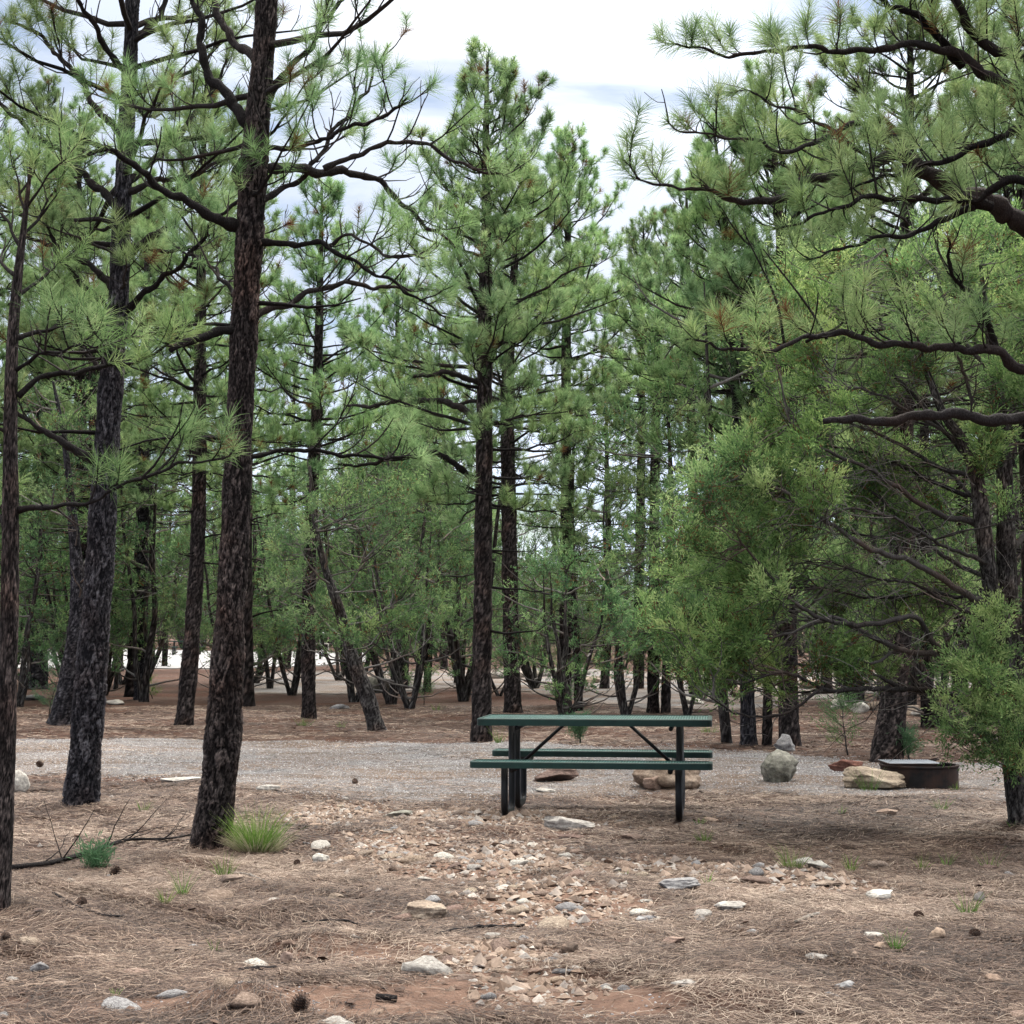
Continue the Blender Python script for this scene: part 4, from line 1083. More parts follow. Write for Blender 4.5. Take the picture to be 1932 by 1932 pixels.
# named mid junipers (image foot, kind, scale)
for px, py, ki, sc, rz, lb in [
        (552, 1312, 0, 1.05, .3, 'dark twisted juniper with a thick stem left of the straight pine'),
        (775, 1338, 1, .95, 1.2, 'many stemmed juniper between the leaning juniper and the central pine'),
        (232, 1292, 2, .95, 2.0, 'juniper behind the second left trunk with green low boughs'),
        (1065, 1362, 3, .9, .5, 'low dark juniper behind the left half of the picnic table'),
        (1180, 1350, 0, .9, 3.4, 'tall dark juniper in the middle of the clump behind the table'),
        (1372, 1402, 2, 1.0, 4.0, 'leaning dark juniper left of the two thin trunks behind the boulder'),
        (1298, 1352, 4, .74, 1.0, 'broad juniper behind the right end of the table'),
        (1010, 1300, 1, 1.1, 2.2, 'green juniper filling the gap right of the paired pines'),
        (480, 1290, 3, 1.2, .2, 'small juniper bush just right of the nearest dark trunk'),
        (640, 1285, 4, 1.0, 5.2, 'wide juniper behind the leaning trunk'),
        (860, 1290, 2, 1.05, .9, 'juniper left of the central pine at the far drive'),
        (1785, 1372, 1, 1.1, 1.9, 'juniper behind the thin dark pine at the right'),
        (1600, 1330, 3, 1.0, 5.0, 'low juniper left of the thick pine behind the border rocks'),
        (120, 1290, 4, .9, .1, 'juniper behind the grey leaning trunk at the left'),
        (1890, 1330, 2, 1.2, 3.2, 'juniper near the right edge behind the near juniper'),
        (35, 1335, 0, .95, .7, 'juniper behind the slim leftmost trunk, in front of the stout pine'),
        (195, 1312, 3, .95, 5.7, 'low boughed juniper just right of the second left trunk'),
        (150, 1318, 3, 1.1, 3.1, 'bushy juniper directly behind the second left trunk'),
        (510, 1300, 0, .95, 1.9, 'juniper beyond the litter between the nearest dark trunk and the twisted juniper'),
        (10, 1290, 1, 1.1, 4.4, 'juniper at the left edge beyond the slim pine')]:
    p = ground(px, py); place(jun[ki], usedp, ('j', ki), p, rz, (sc, sc, sc * rng.uniform(.95, 1.15)), lb)
# leaning juniper with its own trunk
rg = np.random.default_rng(77)
pb = ground(706, 1380); Y = pb[1]
tr = W3([(712, 1382, 36), (702, 1345, 33), (688, 1300, 31), (672, 1262, 29), (660, 1225, 26), (640, 1150, 20), (610, 1060, 14), (590, 960, 9), (585, 880, 4)], Y)
tk, wd, lf = MB(), MB(), MB()
trunk_mesh(tk, tr, .02, 40, 4, .012, .03, .3)
c, _ = resample(spline(tr, 8), .12); sk = [c[c[:, 2] > .8][:, :3]]
for _ in range(14):
    j = rg.integers(len(c) // 4, len(c) - 2); lb = limb(c[j, :3], rg.uniform(0, 6.28), rg.uniform(.5, 1.4), rg.uniform(-5, 25), rg.uniform(15, 50), rg, 7, .12)
    tube(wd, lb, np.linspace(.02, .006, 7), 5, rg.uniform(.3, .9), caps=False); sk.append(lb[1:])
tg = [at(rg.uniform(480, 860), 0, Y) * 0 + at(*(lambda a, r_: (665 + 175 * r_ * math.cos(a), 1065 + 175 * r_ * math.sin(a)))(rg.uniform(0, 6.28), rg.uniform(.3, 1) ** .6), Y + rg.uniform(-1.2, 1.0)) for _ in range(120)]
grow_juniper(wd, lf, np.concatenate(sk), tg, rg, .24, 20, 10, .055, .015, np.array([*at(665, 1120, Y)]))
finish('juniper_tree', pb, 'juniper with a strongly left leaning trunk left of the picnic table', 'tree', None, tk, wd, lf, 'juniper_shaded', 'jbark', 'jbark')
# grey leaning trunk on the left
rg = np.random.default_rng(78)
pb = ground(112, 1367); Y = pb[1]
tr = W3([(112, 1368, 44), (128, 1290, 40), (142, 1200, 33), (146, 1100, 27), (140, 1010, 23), (132, 930, 16), (120, 820, 11), (100, 720, 5)], Y)
tk, wd, lf = MB(), MB(), MB()
trunk_mesh(tk, tr, .02, 40, 8, .010, .03, .25)
c, _ = resample(spline(tr, 8), .12); sk = [c[c[:, 2] > 1.6][:, :3]]
for _ in range(12):
    j = rg.integers(len(c) // 3, len(c) - 2); lb = limb(c[j, :3], rg.uniform(0, 6.28), rg.uniform(.5, 1.3), rg.uniform(0, 35), rg.uniform(30, 60), rg, 7, .12)
    tube(wd, lb, np.linspace(.018, .005, 7), 5, rg.uniform(.5, 1), caps=False); sk.append(lb[1:])
tg = [at(130 + rg.normal() * 75, 860 + rg.normal() * 95, Y + rg.uniform(-1, 1)) for _ in range(80)]
grow_juniper(wd, lf, np.concatenate(sk), tg, rg, .24, 16, 10, .055, .016, at(130, 950, Y))
finish('juniper_tree', pb, 'grey leaning juniper trunk between the slim leftmost pine and the second pine', 'tree', None, tk, wd, lf, 'juniper_shaded', 'bark_gray', 'jbark')

# named distant pines
for px, py, ki, sc, lb in [
        (310, 1258, 1, .95, 'reddish pine trunk just left of the far picnic table'),
        (288, 1258, 3, .9, 'thin pine left of the reddish trunk near the far road'),
        (745, 1308, 3, .9, 'thin pine right of the leaning juniper'),
        (805, 1306, 1, .85, 'slim pine between the many stemmed juniper and the central pine'),
        (838, 1262, 0, 1.0, 'distant pine just left of the central pine'),
        (1092, 1342, 3, .8, 'thin pine right behind the middle of the table'),
        (1256, 1346, 3, .85, 'thin pine in the trunk clump right of centre'),
        (1447, 1406, 3, .62, 'very thin dark trunk between the two pines behind the boulder'),
        (1140, 1300, 1, 1.0, 'pine beyond the far drive right of the spire pine'),
        (1380, 1300, 2, 1.0, 'tall pine beyond the far drive at right of centre'),
        (1560, 1310, 4, 1.0, 'pine beyond the drive left of the thick right pine'),
        (1810, 1330, 2, 1.05, 'tall pine behind the right juniper'),
        (1925, 1345, 0, 1.1, 'pine at the right edge behind the juniper'),
        (1880, 1300, 4, 1.1, 'far pine near the right edge')]:
    p = ground(px, py); place(pines[ki], usedp, ('p', ki), p, rng.uniform(0, 6.28), (sc, sc, sc * rng.uniform(.95, 1.1)), lb)

# the woodland behind
rg = np.random.default_rng(55)
pl = []
far_lab = {('p', 0): 'dark pine in the distant woodland', ('p', 1): 'dark pine in the distant woodland', ('p', 2): 'dark pine in the distant woodland', ('p', 3): 'dark pine in the distant woodland', ('p', 4): 'dark pine in the distant woodland'}
tries = 0
while len(pl) < 380 and tries < 30000:
    tries += 1
    Y = 34 + 125 * rg.uniform() ** 1.05; hw = .33 * Y + 5; x = rg.uniform(-hw, hw)
    z = float(gz(x, Y))
    if gravel_mask(x, Y) or gravel_mask(x, Y - 1.0): continue
    px = CX + FPX * x / Y
    if 285 < px < 440 and 34 < Y < 92: continue
    near = .9 + Y * .016
    if any((x - a) ** 2 + (Y - b_) ** 2 < near ** 2 for a, b_ in pl): continue
    isp = rg.uniform() < .42
    # keep the open bright window right of the centre thinner
    if isp and 930 < px < 1310 and rg.uniform() < .93: continue
    if isp and Y < 60 and 940 < px < 1420: continue
    pl.append((x, Y))
    if isp:
        ki = rg.integers(0, 5); sc = rg.uniform(.85, 1.2)
        place(pines[ki], usedp, ('p', int(ki)), (x, Y, z), rg.uniform(0, 6.28), (sc, sc, sc * rg.uniform(.9, 1.1)), 'dark slender pine among many in the distant woodland', 'pines of the distant woodland')
    else:
        ki = rg.integers(0, 5); sc = rg.uniform(.85, 1.3) * (.72 if 930 < px < 1310 else 1)
        place(jun[ki], usedp, ('j', int(ki)), (x, Y, z), rg.uniform(0, 6.28), (sc, sc, sc * rg.uniform(.85, 1.2)), 'bushy green juniper among many in the distant woodland', 'junipers of the distant woodland')

rg2 = np.random.default_rng(91); n_far = 0; tries = 0
while n_far < 75 and tries < 5000:
    tries += 1
    Y = rg2.uniform(98, 160); x = rg2.uniform(-.34 * Y - 4, .34 * Y + 4)
    if any((x - a) ** 2 + (Y - b_) ** 2 < 2.6 ** 2 for a, b_ in pl): continue
    pl.append((x, Y)); n_far += 1; ki = rg2.choice([1, 3, 1, 4]); sc = rg2.uniform(1.1, 1.6)
    if Y > 125 and -3 < x < 16: sc *= .8
    place(jun[ki], usedp, ('j', int(ki)), (x, Y, float(gz(x, Y))), rg2.uniform(0, 6.28), (sc * 1.2, sc * 1.2, sc), 'bushy green juniper among many in the distant woodland', 'junipers of the distant woodland')

# --- the near juniper on the right
rg = np.random.default_rng(105)
pb = ground(1926, 1552); Y = pb[1]
A = W3([(1928, 1556, 50), (1916, 1450, 46), (1908, 1300, 44), (1902, 1150, 40), (1898, 1000, 36), (1893, 850, 30), (1880, 720, 22), (1862, 600, 14), (1850, 500, 6)], Y)
B = W3([(1914, 1330, 34), (1895, 1230, 34), (1872, 1120, 34), (1855, 1000, 33), (1842, 900, 28), (1815, 830, 22), (1780, 780, 18), (1745, 690, 12), (1700, 560, 8), (1670, 470, 4)], Y - .1, Y - .3)
tk, wd, lf = MB(), MB(), MB()
trunk_mesh(tk, A, .015, 56, 11, .014, .028, .22); trunk_mesh(tk, B, .015, 48, 12, .012, .026, .2)
C_ = W3([(1915, 1430, 24), (1870, 1395, 20), (1810, 1350, 17), (1770, 1290, 13)], Y + .2, Y + .6)
skl = [resample(spline(A, 8), .15)[0][6:, :3], resample(spline(B, 8), .15)[0][:, :3]]
JL = [([(1868, 1148, 18), (1800, 1105, 15), (1720, 1060, 13), (1640, 1035, 12), (1560, 985, 9), (1480, 930, 7), (1400, 880, 5)], -.1, -1.0),
      ([(1855, 990, 17), (1790, 975, 13), (1720, 940, 12), (1650, 890, 9), (1560, 850, 7), (1490, 800, 4)], -.1, -.5),
      ([(1850, 940, 13), (1780, 920, 10), (1700, 880, 8), (1620, 850, 6), (1530, 840, 4)], 0, .5),
      ([(1785, 1245, 16), (1750, 1195, 12), (1725, 1165, 12), (1640, 1178, 12), (1560, 1170, 10), (1490, 1130, 8), (1430, 1060, 6), (1380, 1000, 4)], -.2, -1.1),
      ([(1785, 1240, 15), (1700, 1225, 12), (1640, 1200, 11), (1570, 1165, 9), (1500, 1190, 6), (1420, 1210, 4)], -.2, -.9),
      ([(1870, 1365, 17), (1810, 1320, 16), (1760, 1302, 14), (1700, 1300, 13), (1660, 1275, 7)], 0, -.5),
      ([(1700, 1300, 12), (1620, 1300, 11), (1550, 1300, 9), (1480, 1270, 6), (1400, 1290, 4)], -.4, -1.0),
      ([(1550, 1300, 7), (1480, 1345, 6), (1400, 1350, 5), (1330, 1310, 3)], -.8, -1.2),
      ([(1840, 880, 13), (1770, 800, 10), (1700, 720, 9), (1630, 640, 7), (1560, 560, 4)], -.1, .6),
      ([(1880, 720, 11), (1820, 640, 9), (1780, 560, 7), (1760, 480, 4)], 0, .3),
      ([(1893, 820, 11), (1940, 740, 9), (1990, 650, 7), (2020, 560, 4)], 0, .3),
      ([(1900, 1050, 14), (1960, 980, 11), (2050, 900, 9), (2120, 820, 6)], 0, .5),
      ([(1905, 1200, 14), (1980, 1150, 11), (2070, 1110, 9), (2160, 1050, 6)], 0, -.5),
      ([(1868, 1190, 12), (1800, 1200, 10), (1785, 1242, 14)], -.1, -.2),
      ([(1860, 1060, 10), (1780, 1030, 8), (1700, 985, 7), (1600, 960, 5), (1500, 1010, 3)], -.2, -.8),
      ([(1842, 900, 12), (1770, 880, 10), (1690, 835, 8), (1610, 800, 6), (1540, 790, 4)], 0, .3),
      ([(1835, 870, 12), (1790, 820, 9), (1740, 790, 8), (1650, 740, 6), (1570, 730, 4)], 0, -.4),
      ([(1895, 900, 12), (1850, 830, 10), (1830, 740, 8), (1800, 640, 6), (1820, 560, 4)], 0, -.3),
      ([(1850, 960, 9), (1800, 900, 8), (1740, 870, 6), (1660, 860, 5), (1580, 900, 3)], .1, .6),
      ([(1862, 1090, 12), (1800, 1060, 10), (1730, 1010, 8), (1650, 930, 7), (1580, 900, 5), (1500, 900, 4)], .1, .5),
      ([(1868, 1130, 9), (1810, 1125, 8), (1740, 1120, 7), (1650, 1130, 6), (1560, 1110, 4), (1500, 1080, 3)], .1, .4),
      ([(1690, 1225, 8), (1650, 1250, 7), (1600, 1240, 6), (1540, 1260, 4)], -.3, -.6),
      ([(1870, 1180, 9), (1790, 1140, 8), (1720, 1100, 6), (1640, 1090, 5), (1570, 1060, 3)], -.2, -.4)]
for rows, d0, d1 in JL:
    c, _ = resample(spline(W3(rows, Y + d0, Y + d1), 8), .06)
    c[:, :3] += rg.normal(size=(len(c), 3)) * .006
    tube(wd, c[:, :3], c[:, 3] * .85, 7, rg.uniform(.15, .6)); skl.append(c[3:, :3])
s_, _ = resample(spline(C_, 8), .06); tube(wd, s_[:, :3], s_[:, 3], 7, .5)
sk = np.concatenate(skl)
def inp(poly, n_, d0, d1):
    out_ = []; P = np.array(poly, float); lo, hi = P.min(0), P.max(0)
    while len(out_) < n_:
        q = rg.uniform(lo, hi)
        if inpoly(q[0:1], q[1:2], P)[0]: out_.append(at(q[0], q[1], Y + rg.uniform(d0, d1)))
    return out_
T_ = inp([(1262, 960), (1310, 905), (1370, 860), (1430, 800), (1480, 810), (1560, 880), (1570, 960), (1520, 1040), (1480, 1130), (1420, 1200), (1480, 1240), (1480, 1320), (1320, 1310), (1235, 1245), (1225, 1195), (1262, 1120), (1258, 1030)], 165, -1.2, .8)
T_ += inp([(1430, 740), (1440, 560), (1500, 480), (1560, 460), (1640, 500), (1760, 450), (1940, 420), (2050, 520), (2100, 700), (2060, 800), (1900, 780), (1800, 700), (1640, 800), (1560, 830)], 200, -.7, 1.3)
T_ += inp([(1560, 1200), (1660, 1210), (1720, 1260), (1640, 1290), (1540, 1280)], 14, -.8, .2)
T_ += inp([(1560, 880), (1700, 850), (1800, 950), (1760, 1010), (1640, 980)], 46, .2, 1.2)
T_ += inp([(1560, 1060), (1800, 1080), (1850, 1180), (1700, 1200), (1560, 1150)], 50, .1, 1.2)
T_ += inp([(1960, 700), (2200, 800), (2250, 1100), (2100, 1300), (1960, 1100)], 50, -1, 1)
T_ += inp([(1820, 820), (1880, 810), (1870, 900), (1830, 900)], 5, -.5, -.3)
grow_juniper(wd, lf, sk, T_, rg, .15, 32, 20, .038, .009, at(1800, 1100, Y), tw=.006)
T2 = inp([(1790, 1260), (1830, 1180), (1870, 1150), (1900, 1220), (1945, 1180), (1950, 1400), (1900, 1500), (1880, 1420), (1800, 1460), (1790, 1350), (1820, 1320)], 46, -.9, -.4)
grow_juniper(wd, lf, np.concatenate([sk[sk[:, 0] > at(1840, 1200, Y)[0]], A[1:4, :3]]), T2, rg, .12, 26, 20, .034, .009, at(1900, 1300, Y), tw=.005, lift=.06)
# bare inner twigs
for _ in range(900):
    q = sk[rg.integers(0, len(sk))]; px = CX + FPX * q[0] / q[1]
    if px < 1450 or rg.uniform() < .2: continue
    d = nrm(np.array([-.8, rg.normal() * .6, rg.normal() * .55 + .1])) 
    c, _d = curve_pts(q, d, rg.uniform(.15, .95), 7, rg.normal() * .6, rg, .22)
    tube(wd, c, np.linspace(.0045, .0015, 7), 3, rg.uniform(.2, .9), caps=False)
    for _ in range(rg.integers(0, 3)):
        c2, _d = curve_pts(c[rg.integers(1, 6)], d + rg.normal(size=3) * .7, rg.uniform(.08, .3), 5, rg.normal() * .5, rg, .25)
        tube(wd, c2, np.linspace(.003, .0012, 5), 3, rg.uniform(.2, .9), caps=False)
finish('juniper_tree', pb, 'big near juniper at the right edge with bare grey limbs and bright green foliage', 'tree', None, tk, wd, lf, 'juniper', 'jbark', 'jbark')

# little saplings
def sapling(px, py, hpx, seed, label, spread=.6, mat='sapling', n_=34):
    rg = np.random.default_rng(seed); p = ground(px, py); h = hpx * p[1] / FPX
    wd, lf = MB(), MB()
    st, d = curve_pts(p + [0, 0, -.01], [rg.normal() * .1, 0, 1], h, 6, .1, rg, .08)
    tube(wd, st, np.linspace(.012, .003, 6), 5, .3)
    ps, ds = [st[-1]], [d]
    for i in range(n_):
        q = st[rg.integers(1, 6)]; az = rg.uniform(0, 6.28)
        c, e = curve_pts(q, [math.cos(az), math.sin(az), .5], h * spread * rg.uniform(.3, .8), 4, .5, rg)
        tube(wd, c, np.linspace(.004, .002, 4), 3, .4, caps=False)
        ps += [c[-1], c[-2], c[-3]]; ds += [e, e, e]
    sprays(lf, np.array(ps), np.array(ds), 22, .05, .008, rg, np.full(len(ps), .5), .6, .025)
    return finish('sapling', p, label, 'sapling', None, None, wd, lf, mat, leafname='foliage', wmat='jbark')
sapling(92, 1352, 95, 1, 'blue green sapling in front of the grey leaning trunk', .8)
sapling(178, 1640, 19, 2, 'small blue green seedling beside the fallen branch', .5, n_=12)
sapling(1095, 1402, 40, 3, 'bushy green seedling seen under the table top', .7)
sapling(1716, 1437, 44, 4, 'small green seedling right of the thick pine behind the fire ring', .7)
sapling(1600, 1425, 90, 5, 'sparse juniper seedling left of the thick pine behind the fire ring', .9, 'juniper_shaded', 26)
sapling(1055, 1335, 90, 6, 'bushy juniper seedling behind the left end of the table top', .6, 'juniper_shaded', 50)
sapling(800, 1330, 50, 7, 'sparse shrub at the foot of the many stemmed juniper', .9, 'juniper_shaded', 26)
sapling(288, 1318, 34, 8, 'yellow green shrub at the foot of the straight narrow left pine', .8, 'grass', 16)

# ------------------------------------------------------------------ grass
def grass(px, py, wpx, hpx, nb, seed, label, dry=0, stiff=.5, mat='grass'):
    rg = np.random.default_rng(seed); p = ground(px, py); s = p[1] / FPX; w = wpx * s / 2; h = hpx * s
    def blades(n_, hh, ww, lean, z0=0.0):
        a = rg.uniform(0, 6.28, n_); r = np.sqrt(rg.uniform(0, 1, n_)) * ww * .55
        P = np.stack([r * np.cos(a), r * np.sin(a) * .8, np.zeros(n_)], -1) + p
        P[:, 2] = gz(P[:, 0], P[:, 1]) - .005
        d = nrm(np.stack([np.cos(a) * (r / max(ww, .01) * lean + rg.uniform(0, .2, n_)), np.sin(a) * (r / max(ww, .01) * lean + .1), np.ones(n_)], -1) + rg.normal(size=(n_, 3)) * [.22, .22, .02])
        L = hh * rg.uniform(.3, 1.3, n_); wd_ = .0045 * rg.uniform(.7, 1.3, n_)
        sd = nrm(np.cross(d, rg.normal(size=d.shape))) * wd_[:, None] / 2
        V = []; q = P; dd = d
        out2 = np.stack([np.cos(a), np.sin(a), -.25 * np.ones(n_)], -1)
        for i in range(4):
            f = 1 - .28 * i
            V += [q - sd * f, q + sd * f]; q = q + dd * (L / 3)[:, None]; dd = nrm(dd + out2 * stiff * .33 * (i + .5))
        V = np.stack(V, 1).reshape(-1, 3); b_ = np.arange(n_)[:, None, None] * 8
        F = np.array([[0, 1, 3, 2], [2, 3, 5, 4], [4, 5, 7, 6]])
        tt = np.clip(.35 + rg.normal(size=n_) * .22, 0, 1)
        T = np.repeat(tt[:, None], 8, 1) + np.array([0, 0, .05, .05, .12, .12, .3, .3])
        return V, (b_ + F[None]).reshape(-1, 4), None, np.clip(T, 0, 1).ravel()
    if dry:
        r_ = empty('grass_clump', p, label, 'grass'); mb = MB(); mb.add(*blades(nb, h, w, .9)); mb.build('green_blades', M[mat], r_, p, smooth=False)
        mb = MB(); mb.add(*blades(dry, h * .66, w * 1.4, 2.2)); mb.build('dry_blades', M['drygrass'], r_, p, smooth=False)
    else:
        mb = MB(); mb.add(*blades(nb, h, w, .9)); tag(mb.build('grass_tuft', M[mat], None, p, smooth=False), label, 'grass')
grass(484, 1606, 96, 78, 620, 1, 'large bright green grass clump with dry grey skirt beside the nearest pine', 650)
for i, (px, py, w, h, nb, lb) in enumerate([
        (422, 1655, 46, 40, 70, 'green grass tuft just below and left of the large grass clump'), (346, 1690, 22, 50, 36, 'narrow upright grass tuft left of the stony wash'),
        (312, 1705, 20, 36, 30, 'small grass sprig left of the narrow upright tuft'), (272, 1530, 36, 22, 40, 'low yellowish grass tuft right of the second pine'),
        (1495, 1640, 62, 48, 60, 'sparse yellow green tuft left of the white angular rock'), (1606, 1645, 30, 32, 34, 'grass tuft right of the white angular rock'),
        (1328, 1590, 36, 24, 60, 'low green grass patch below the right end of the table'), (1318, 1556, 26, 16, 30, 'tiny grass patch just above the low green patch'),
        (1690, 1795, 20, 42, 40, 'bright green sprig beside the flat orange stone'), (1826, 1728, 40, 56, 34, 'thin tall grass beside the upright pale stone'),
        (1740, 1640, 20, 30, 22, 'small grass sprig right of centre in the right litter'), (1785, 1636, 18, 32, 18, 'thin grass sprig, left of a pair near the right edge'),
        (1866, 1640, 40, 40, 30, 'sparse pale grass near the right edge'), (1776, 1528, 34, 28, 36, 'green tuft on the litter below the fire ring'),
        (1640, 1492, 50, 40, 36, 'long thin grass blades in front of the wide flat boulder'), (1803, 1492, 18, 20, 26, 'small green tuft at the right foot of the fire ring'),
        (942, 1402, 24, 34, 50, 'bright green grass at the foot of the central pine'), (573, 1370, 46, 16, 90, 'yellow green grass at the foot of the straight pine'),
        (645, 1372, 30, 12, 40, 'faint grass patch between straight pine and leaning juniper'), (826, 1340, 34, 14, 40, 'small grass patch left of the central pine'),
        (1340, 1382, 60, 16, 90, 'pale grass strip behind the right end of the table'), (1575, 1400, 60, 18, 60, 'pale grass among the litter right of the dark pine'),
        (1180, 1662 - 10, 14, 16, 10, 'tiny sprig in the needles right of the wash'), (216, 1900 - 20, 22, 18, 16, 'tiny green sprig at the bottom left'),
        (405, 1800, 18, 30, 14, 'small sprig with thin leaves left of the dirt patch'), (1930 - 20, 1560, 16, 16, 18, 'little green sprig at the foot of the near juniper'),
        (1588, 1535, 20, 20, 26, 'small green sprig on the litter left of the flat pinkish stone'), (1336, 1668, 16, 24, 16, 'small dark sprig right of the low grey rock')]):
    grass(px, py, w, h, nb, 20 + i, lb, stiff=.45)

# ------------------------------------------------------------------ cones, fallen wood
def pine_cone(px, py, wpx, seed, label):
    rg = np.random.default_rng(seed); p = ground(px, py); s = .78 * wpx * p[1] / FPX
    mb = MB(); V, F = ICO[2]; mb.add(V * [.3, .3, .45], None, F, .1)
    ng = 90
    for i in range(ng):
        f = i / ng; z = -.45 + .95 * f; a = i * 2.39996; r = .46 * math.sin(math.pi * (f * .86 + .1)) ** .7
        c = np.array([math.cos(a) * r * .6, math.sin(a) * r * .6, z]); o_ = np.array([math.cos(a), math.sin(a), .35]); t = np.array([-math.sin(a), math.cos(a), 0])
        tip = c + nrm(o_) * .26
        mb.add([c - t * .05, c + t * .05, tip + t * .09, tip + [0, 0, .05], tip - t * .09], [[0, 1, 2, 4]], [[2, 3, 4]], rg.uniform(.2, 1))
    V = np.concatenate(mb.v) * s
    rot = rg.uniform(.6, 1.5); c, sn = math.cos(rot), math.sin(rot)
    V = V @ np.array([[1, 0, 0], [0, c, -sn], [0, sn, c]]).T
    a = rg.uniform(0, 6); V = V @ np.array([[math.cos(a), -math.sin(a), 0], [math.sin(a), math.cos(a), 0], [0, 0, 1]])
    V[:, 2] -= V[:, 2].min() + .004
    mb.v = [V]
    o_ = mb.build('pine_cone', M['cone'], smooth=False); o_.location = tuple(p)
    tag(o_, label, 'pine cone', None)
for i, (px, py, w, lb) in enumerate([(155, 1712, 24, 'dark pine cone in the left needles below the fallen branch'), (566, 1908, 42, 'large open pine cone at the bottom of the dirt patch'),
        (216, 1655, 26, 'pine cone just under the fallen branch'), (1842, 1772, 26, 'black pine cone on the lower right'), (1735, 1740 - 4, 22, 'brown pine cone right of the green sprig'),
        (12, 1778, 24, 'pine cone at the left edge'), (670, 1480, 14, 'small dark cone on the gravel drive'), (76, 1448, 16, 'small cone near the white boulder at the left'), (560, 1634, 16, 'cone half hidden beside the wash')]):
    pine_cone(px, py, w, 40 + i, lb)

def gline(rows, lift=.02):
    out_ = []
    for x, y, w in rows:
        p = ground(x, y); out_.append([p[0], p[1], p[2] + lift, w / 2 * p[1] / FPX])
    return np.array(out_)
wd = MB(); rg = np.random.default_rng(66)
main = resample(spline(gline([(22, 1646, 11), (100, 1636, 10), (180, 1612, 8), (240, 1593, 6), (320, 1590, 4), (400, 1575, 3)], .03), 10), .05)[0]
tube(wd, main[:, :3], main[:, 3], 6, .3)
for _ in range(16):
    j = rg.integers(4, len(main) - 3); d = nrm(main[j + 1, :3] - main[j, :3]) * .8 + rg.normal(size=3) * [.5, .5, .15] + [0, 0, .28]
    c, _d = curve_pts(main[j, :3], d, rg.uniform(.15, .55), 6, .1, rg, .12); c[:, 2] = np.maximum(c[:, 2], gz(c[:, 0], c[:, 1]) + .005)
    tube(wd, c, np.linspace(.005, .0015, 6), 4, .3)
tag(wd.build('fallen_branch', M['limb']), 'long dark fallen branch with bare twigs on the needles at left', 'branch')
for i, (rows, lb) in enumerate([([(100, 1690, 4), (140, 1712, 5), (190, 1732, 5), (240, 1736, 4)], 'bent dark twig below the left pine cone'),
        ([(570, 1745, 4), (640, 1742, 5), (680, 1750, 3)], 'dark twig at the left of the stony wash'), ([(450, 1838, 9), (480, 1836, 12), (520, 1832, 9)], 'short dark bark piece left of the dirt patch'),
        ([(710, 1888, 12), (748, 1892, 14)], 'stubby broken stick at the bottom near the large cone'), ([(820, 1767, 5), (900, 1755, 7), (990, 1752, 4)], 'dark stick across the left edge of the wash'),
        ([(430, 1660 - 10, 4), (470, 1656, 5), (500, 1668, 4)], 'small dark twig beside the pale tan stone'), ([(1500, 1745, 6), (1520, 1738, 9), (1545, 1728, 6)], 'pale broken stick in the needles on the right'),
        ([(330, 1800, 4), (390, 1797, 5), (420, 1800, 3)], 'thin dark stick in the lower left needles')]):
    mb = MB(); c = resample(spline(gline(rows, .015), 6), .03)[0]; c[:, 2] += rg.normal(size=len(c)) * .002
    tube(mb, c[:, :3], c[:, 3], 6, .4); tag(mb.build('stick', M['deadwood' if 'pale' in lb else 'limb']), lb, 'stick')

# ------------------------------------------------------------------ metal things
def metal(name, colr, rough, spec=.5, noise=.0, rust=None):
    m, nt, out = new_mat(name); n = N(nt)
    tc = n('TexCoord'); ns = n('TexNoise', {'Vector': tc.outputs['Object'], 'Scale': 9.0, 'Detail': 7.0, 'Roughness': .65})
    c = n.ramp(ns.outputs[0], [(.3, tuple(v * (1 - noise) for v in colr)), (.7, tuple(v * (1 + noise) for v in colr))])
    if rust:
        n2_ = n('TexNoise', {'Vector': tc.outputs['Object'], 'Scale': 5.0, 'Detail': 8.0, 'Roughness': .7})
        c = n.mix(n.ramp(n2_.outputs[0], [(.42, (0, 0, 0)), (.66, (.5, .5, .5))]), c, rust)
    b = n('BsdfPrincipled', {'Base Color': c, 'Roughness': n.math('MULTIPLY_ADD', ns.outputs[0], .25, rough - .1), 'Specular IOR Level': spec})
    bp = n('Bump', {'Height': ns.outputs[0], 'Strength': .15, 'Distance': .003}); nt.links.new(bp.outputs[0], b.inputs['Normal'])
    nt.links.new(b.outputs[0], out.inputs[0]); return m
M['green'] = metal('green_coating', (.006, .028, .023), .42, .3, .35, (.014, .045, .038))
M['black'] = metal('black_frame', (.006, .006, .007), .45, .25, .1)
M['steel'] = metal('scorched_steel', (.016, .015, .016), .85, .15, .4, (.075, .038, .026))
M['grate'] = metal('grate_steel', (.25, .27, .30), .45, .5, .3)
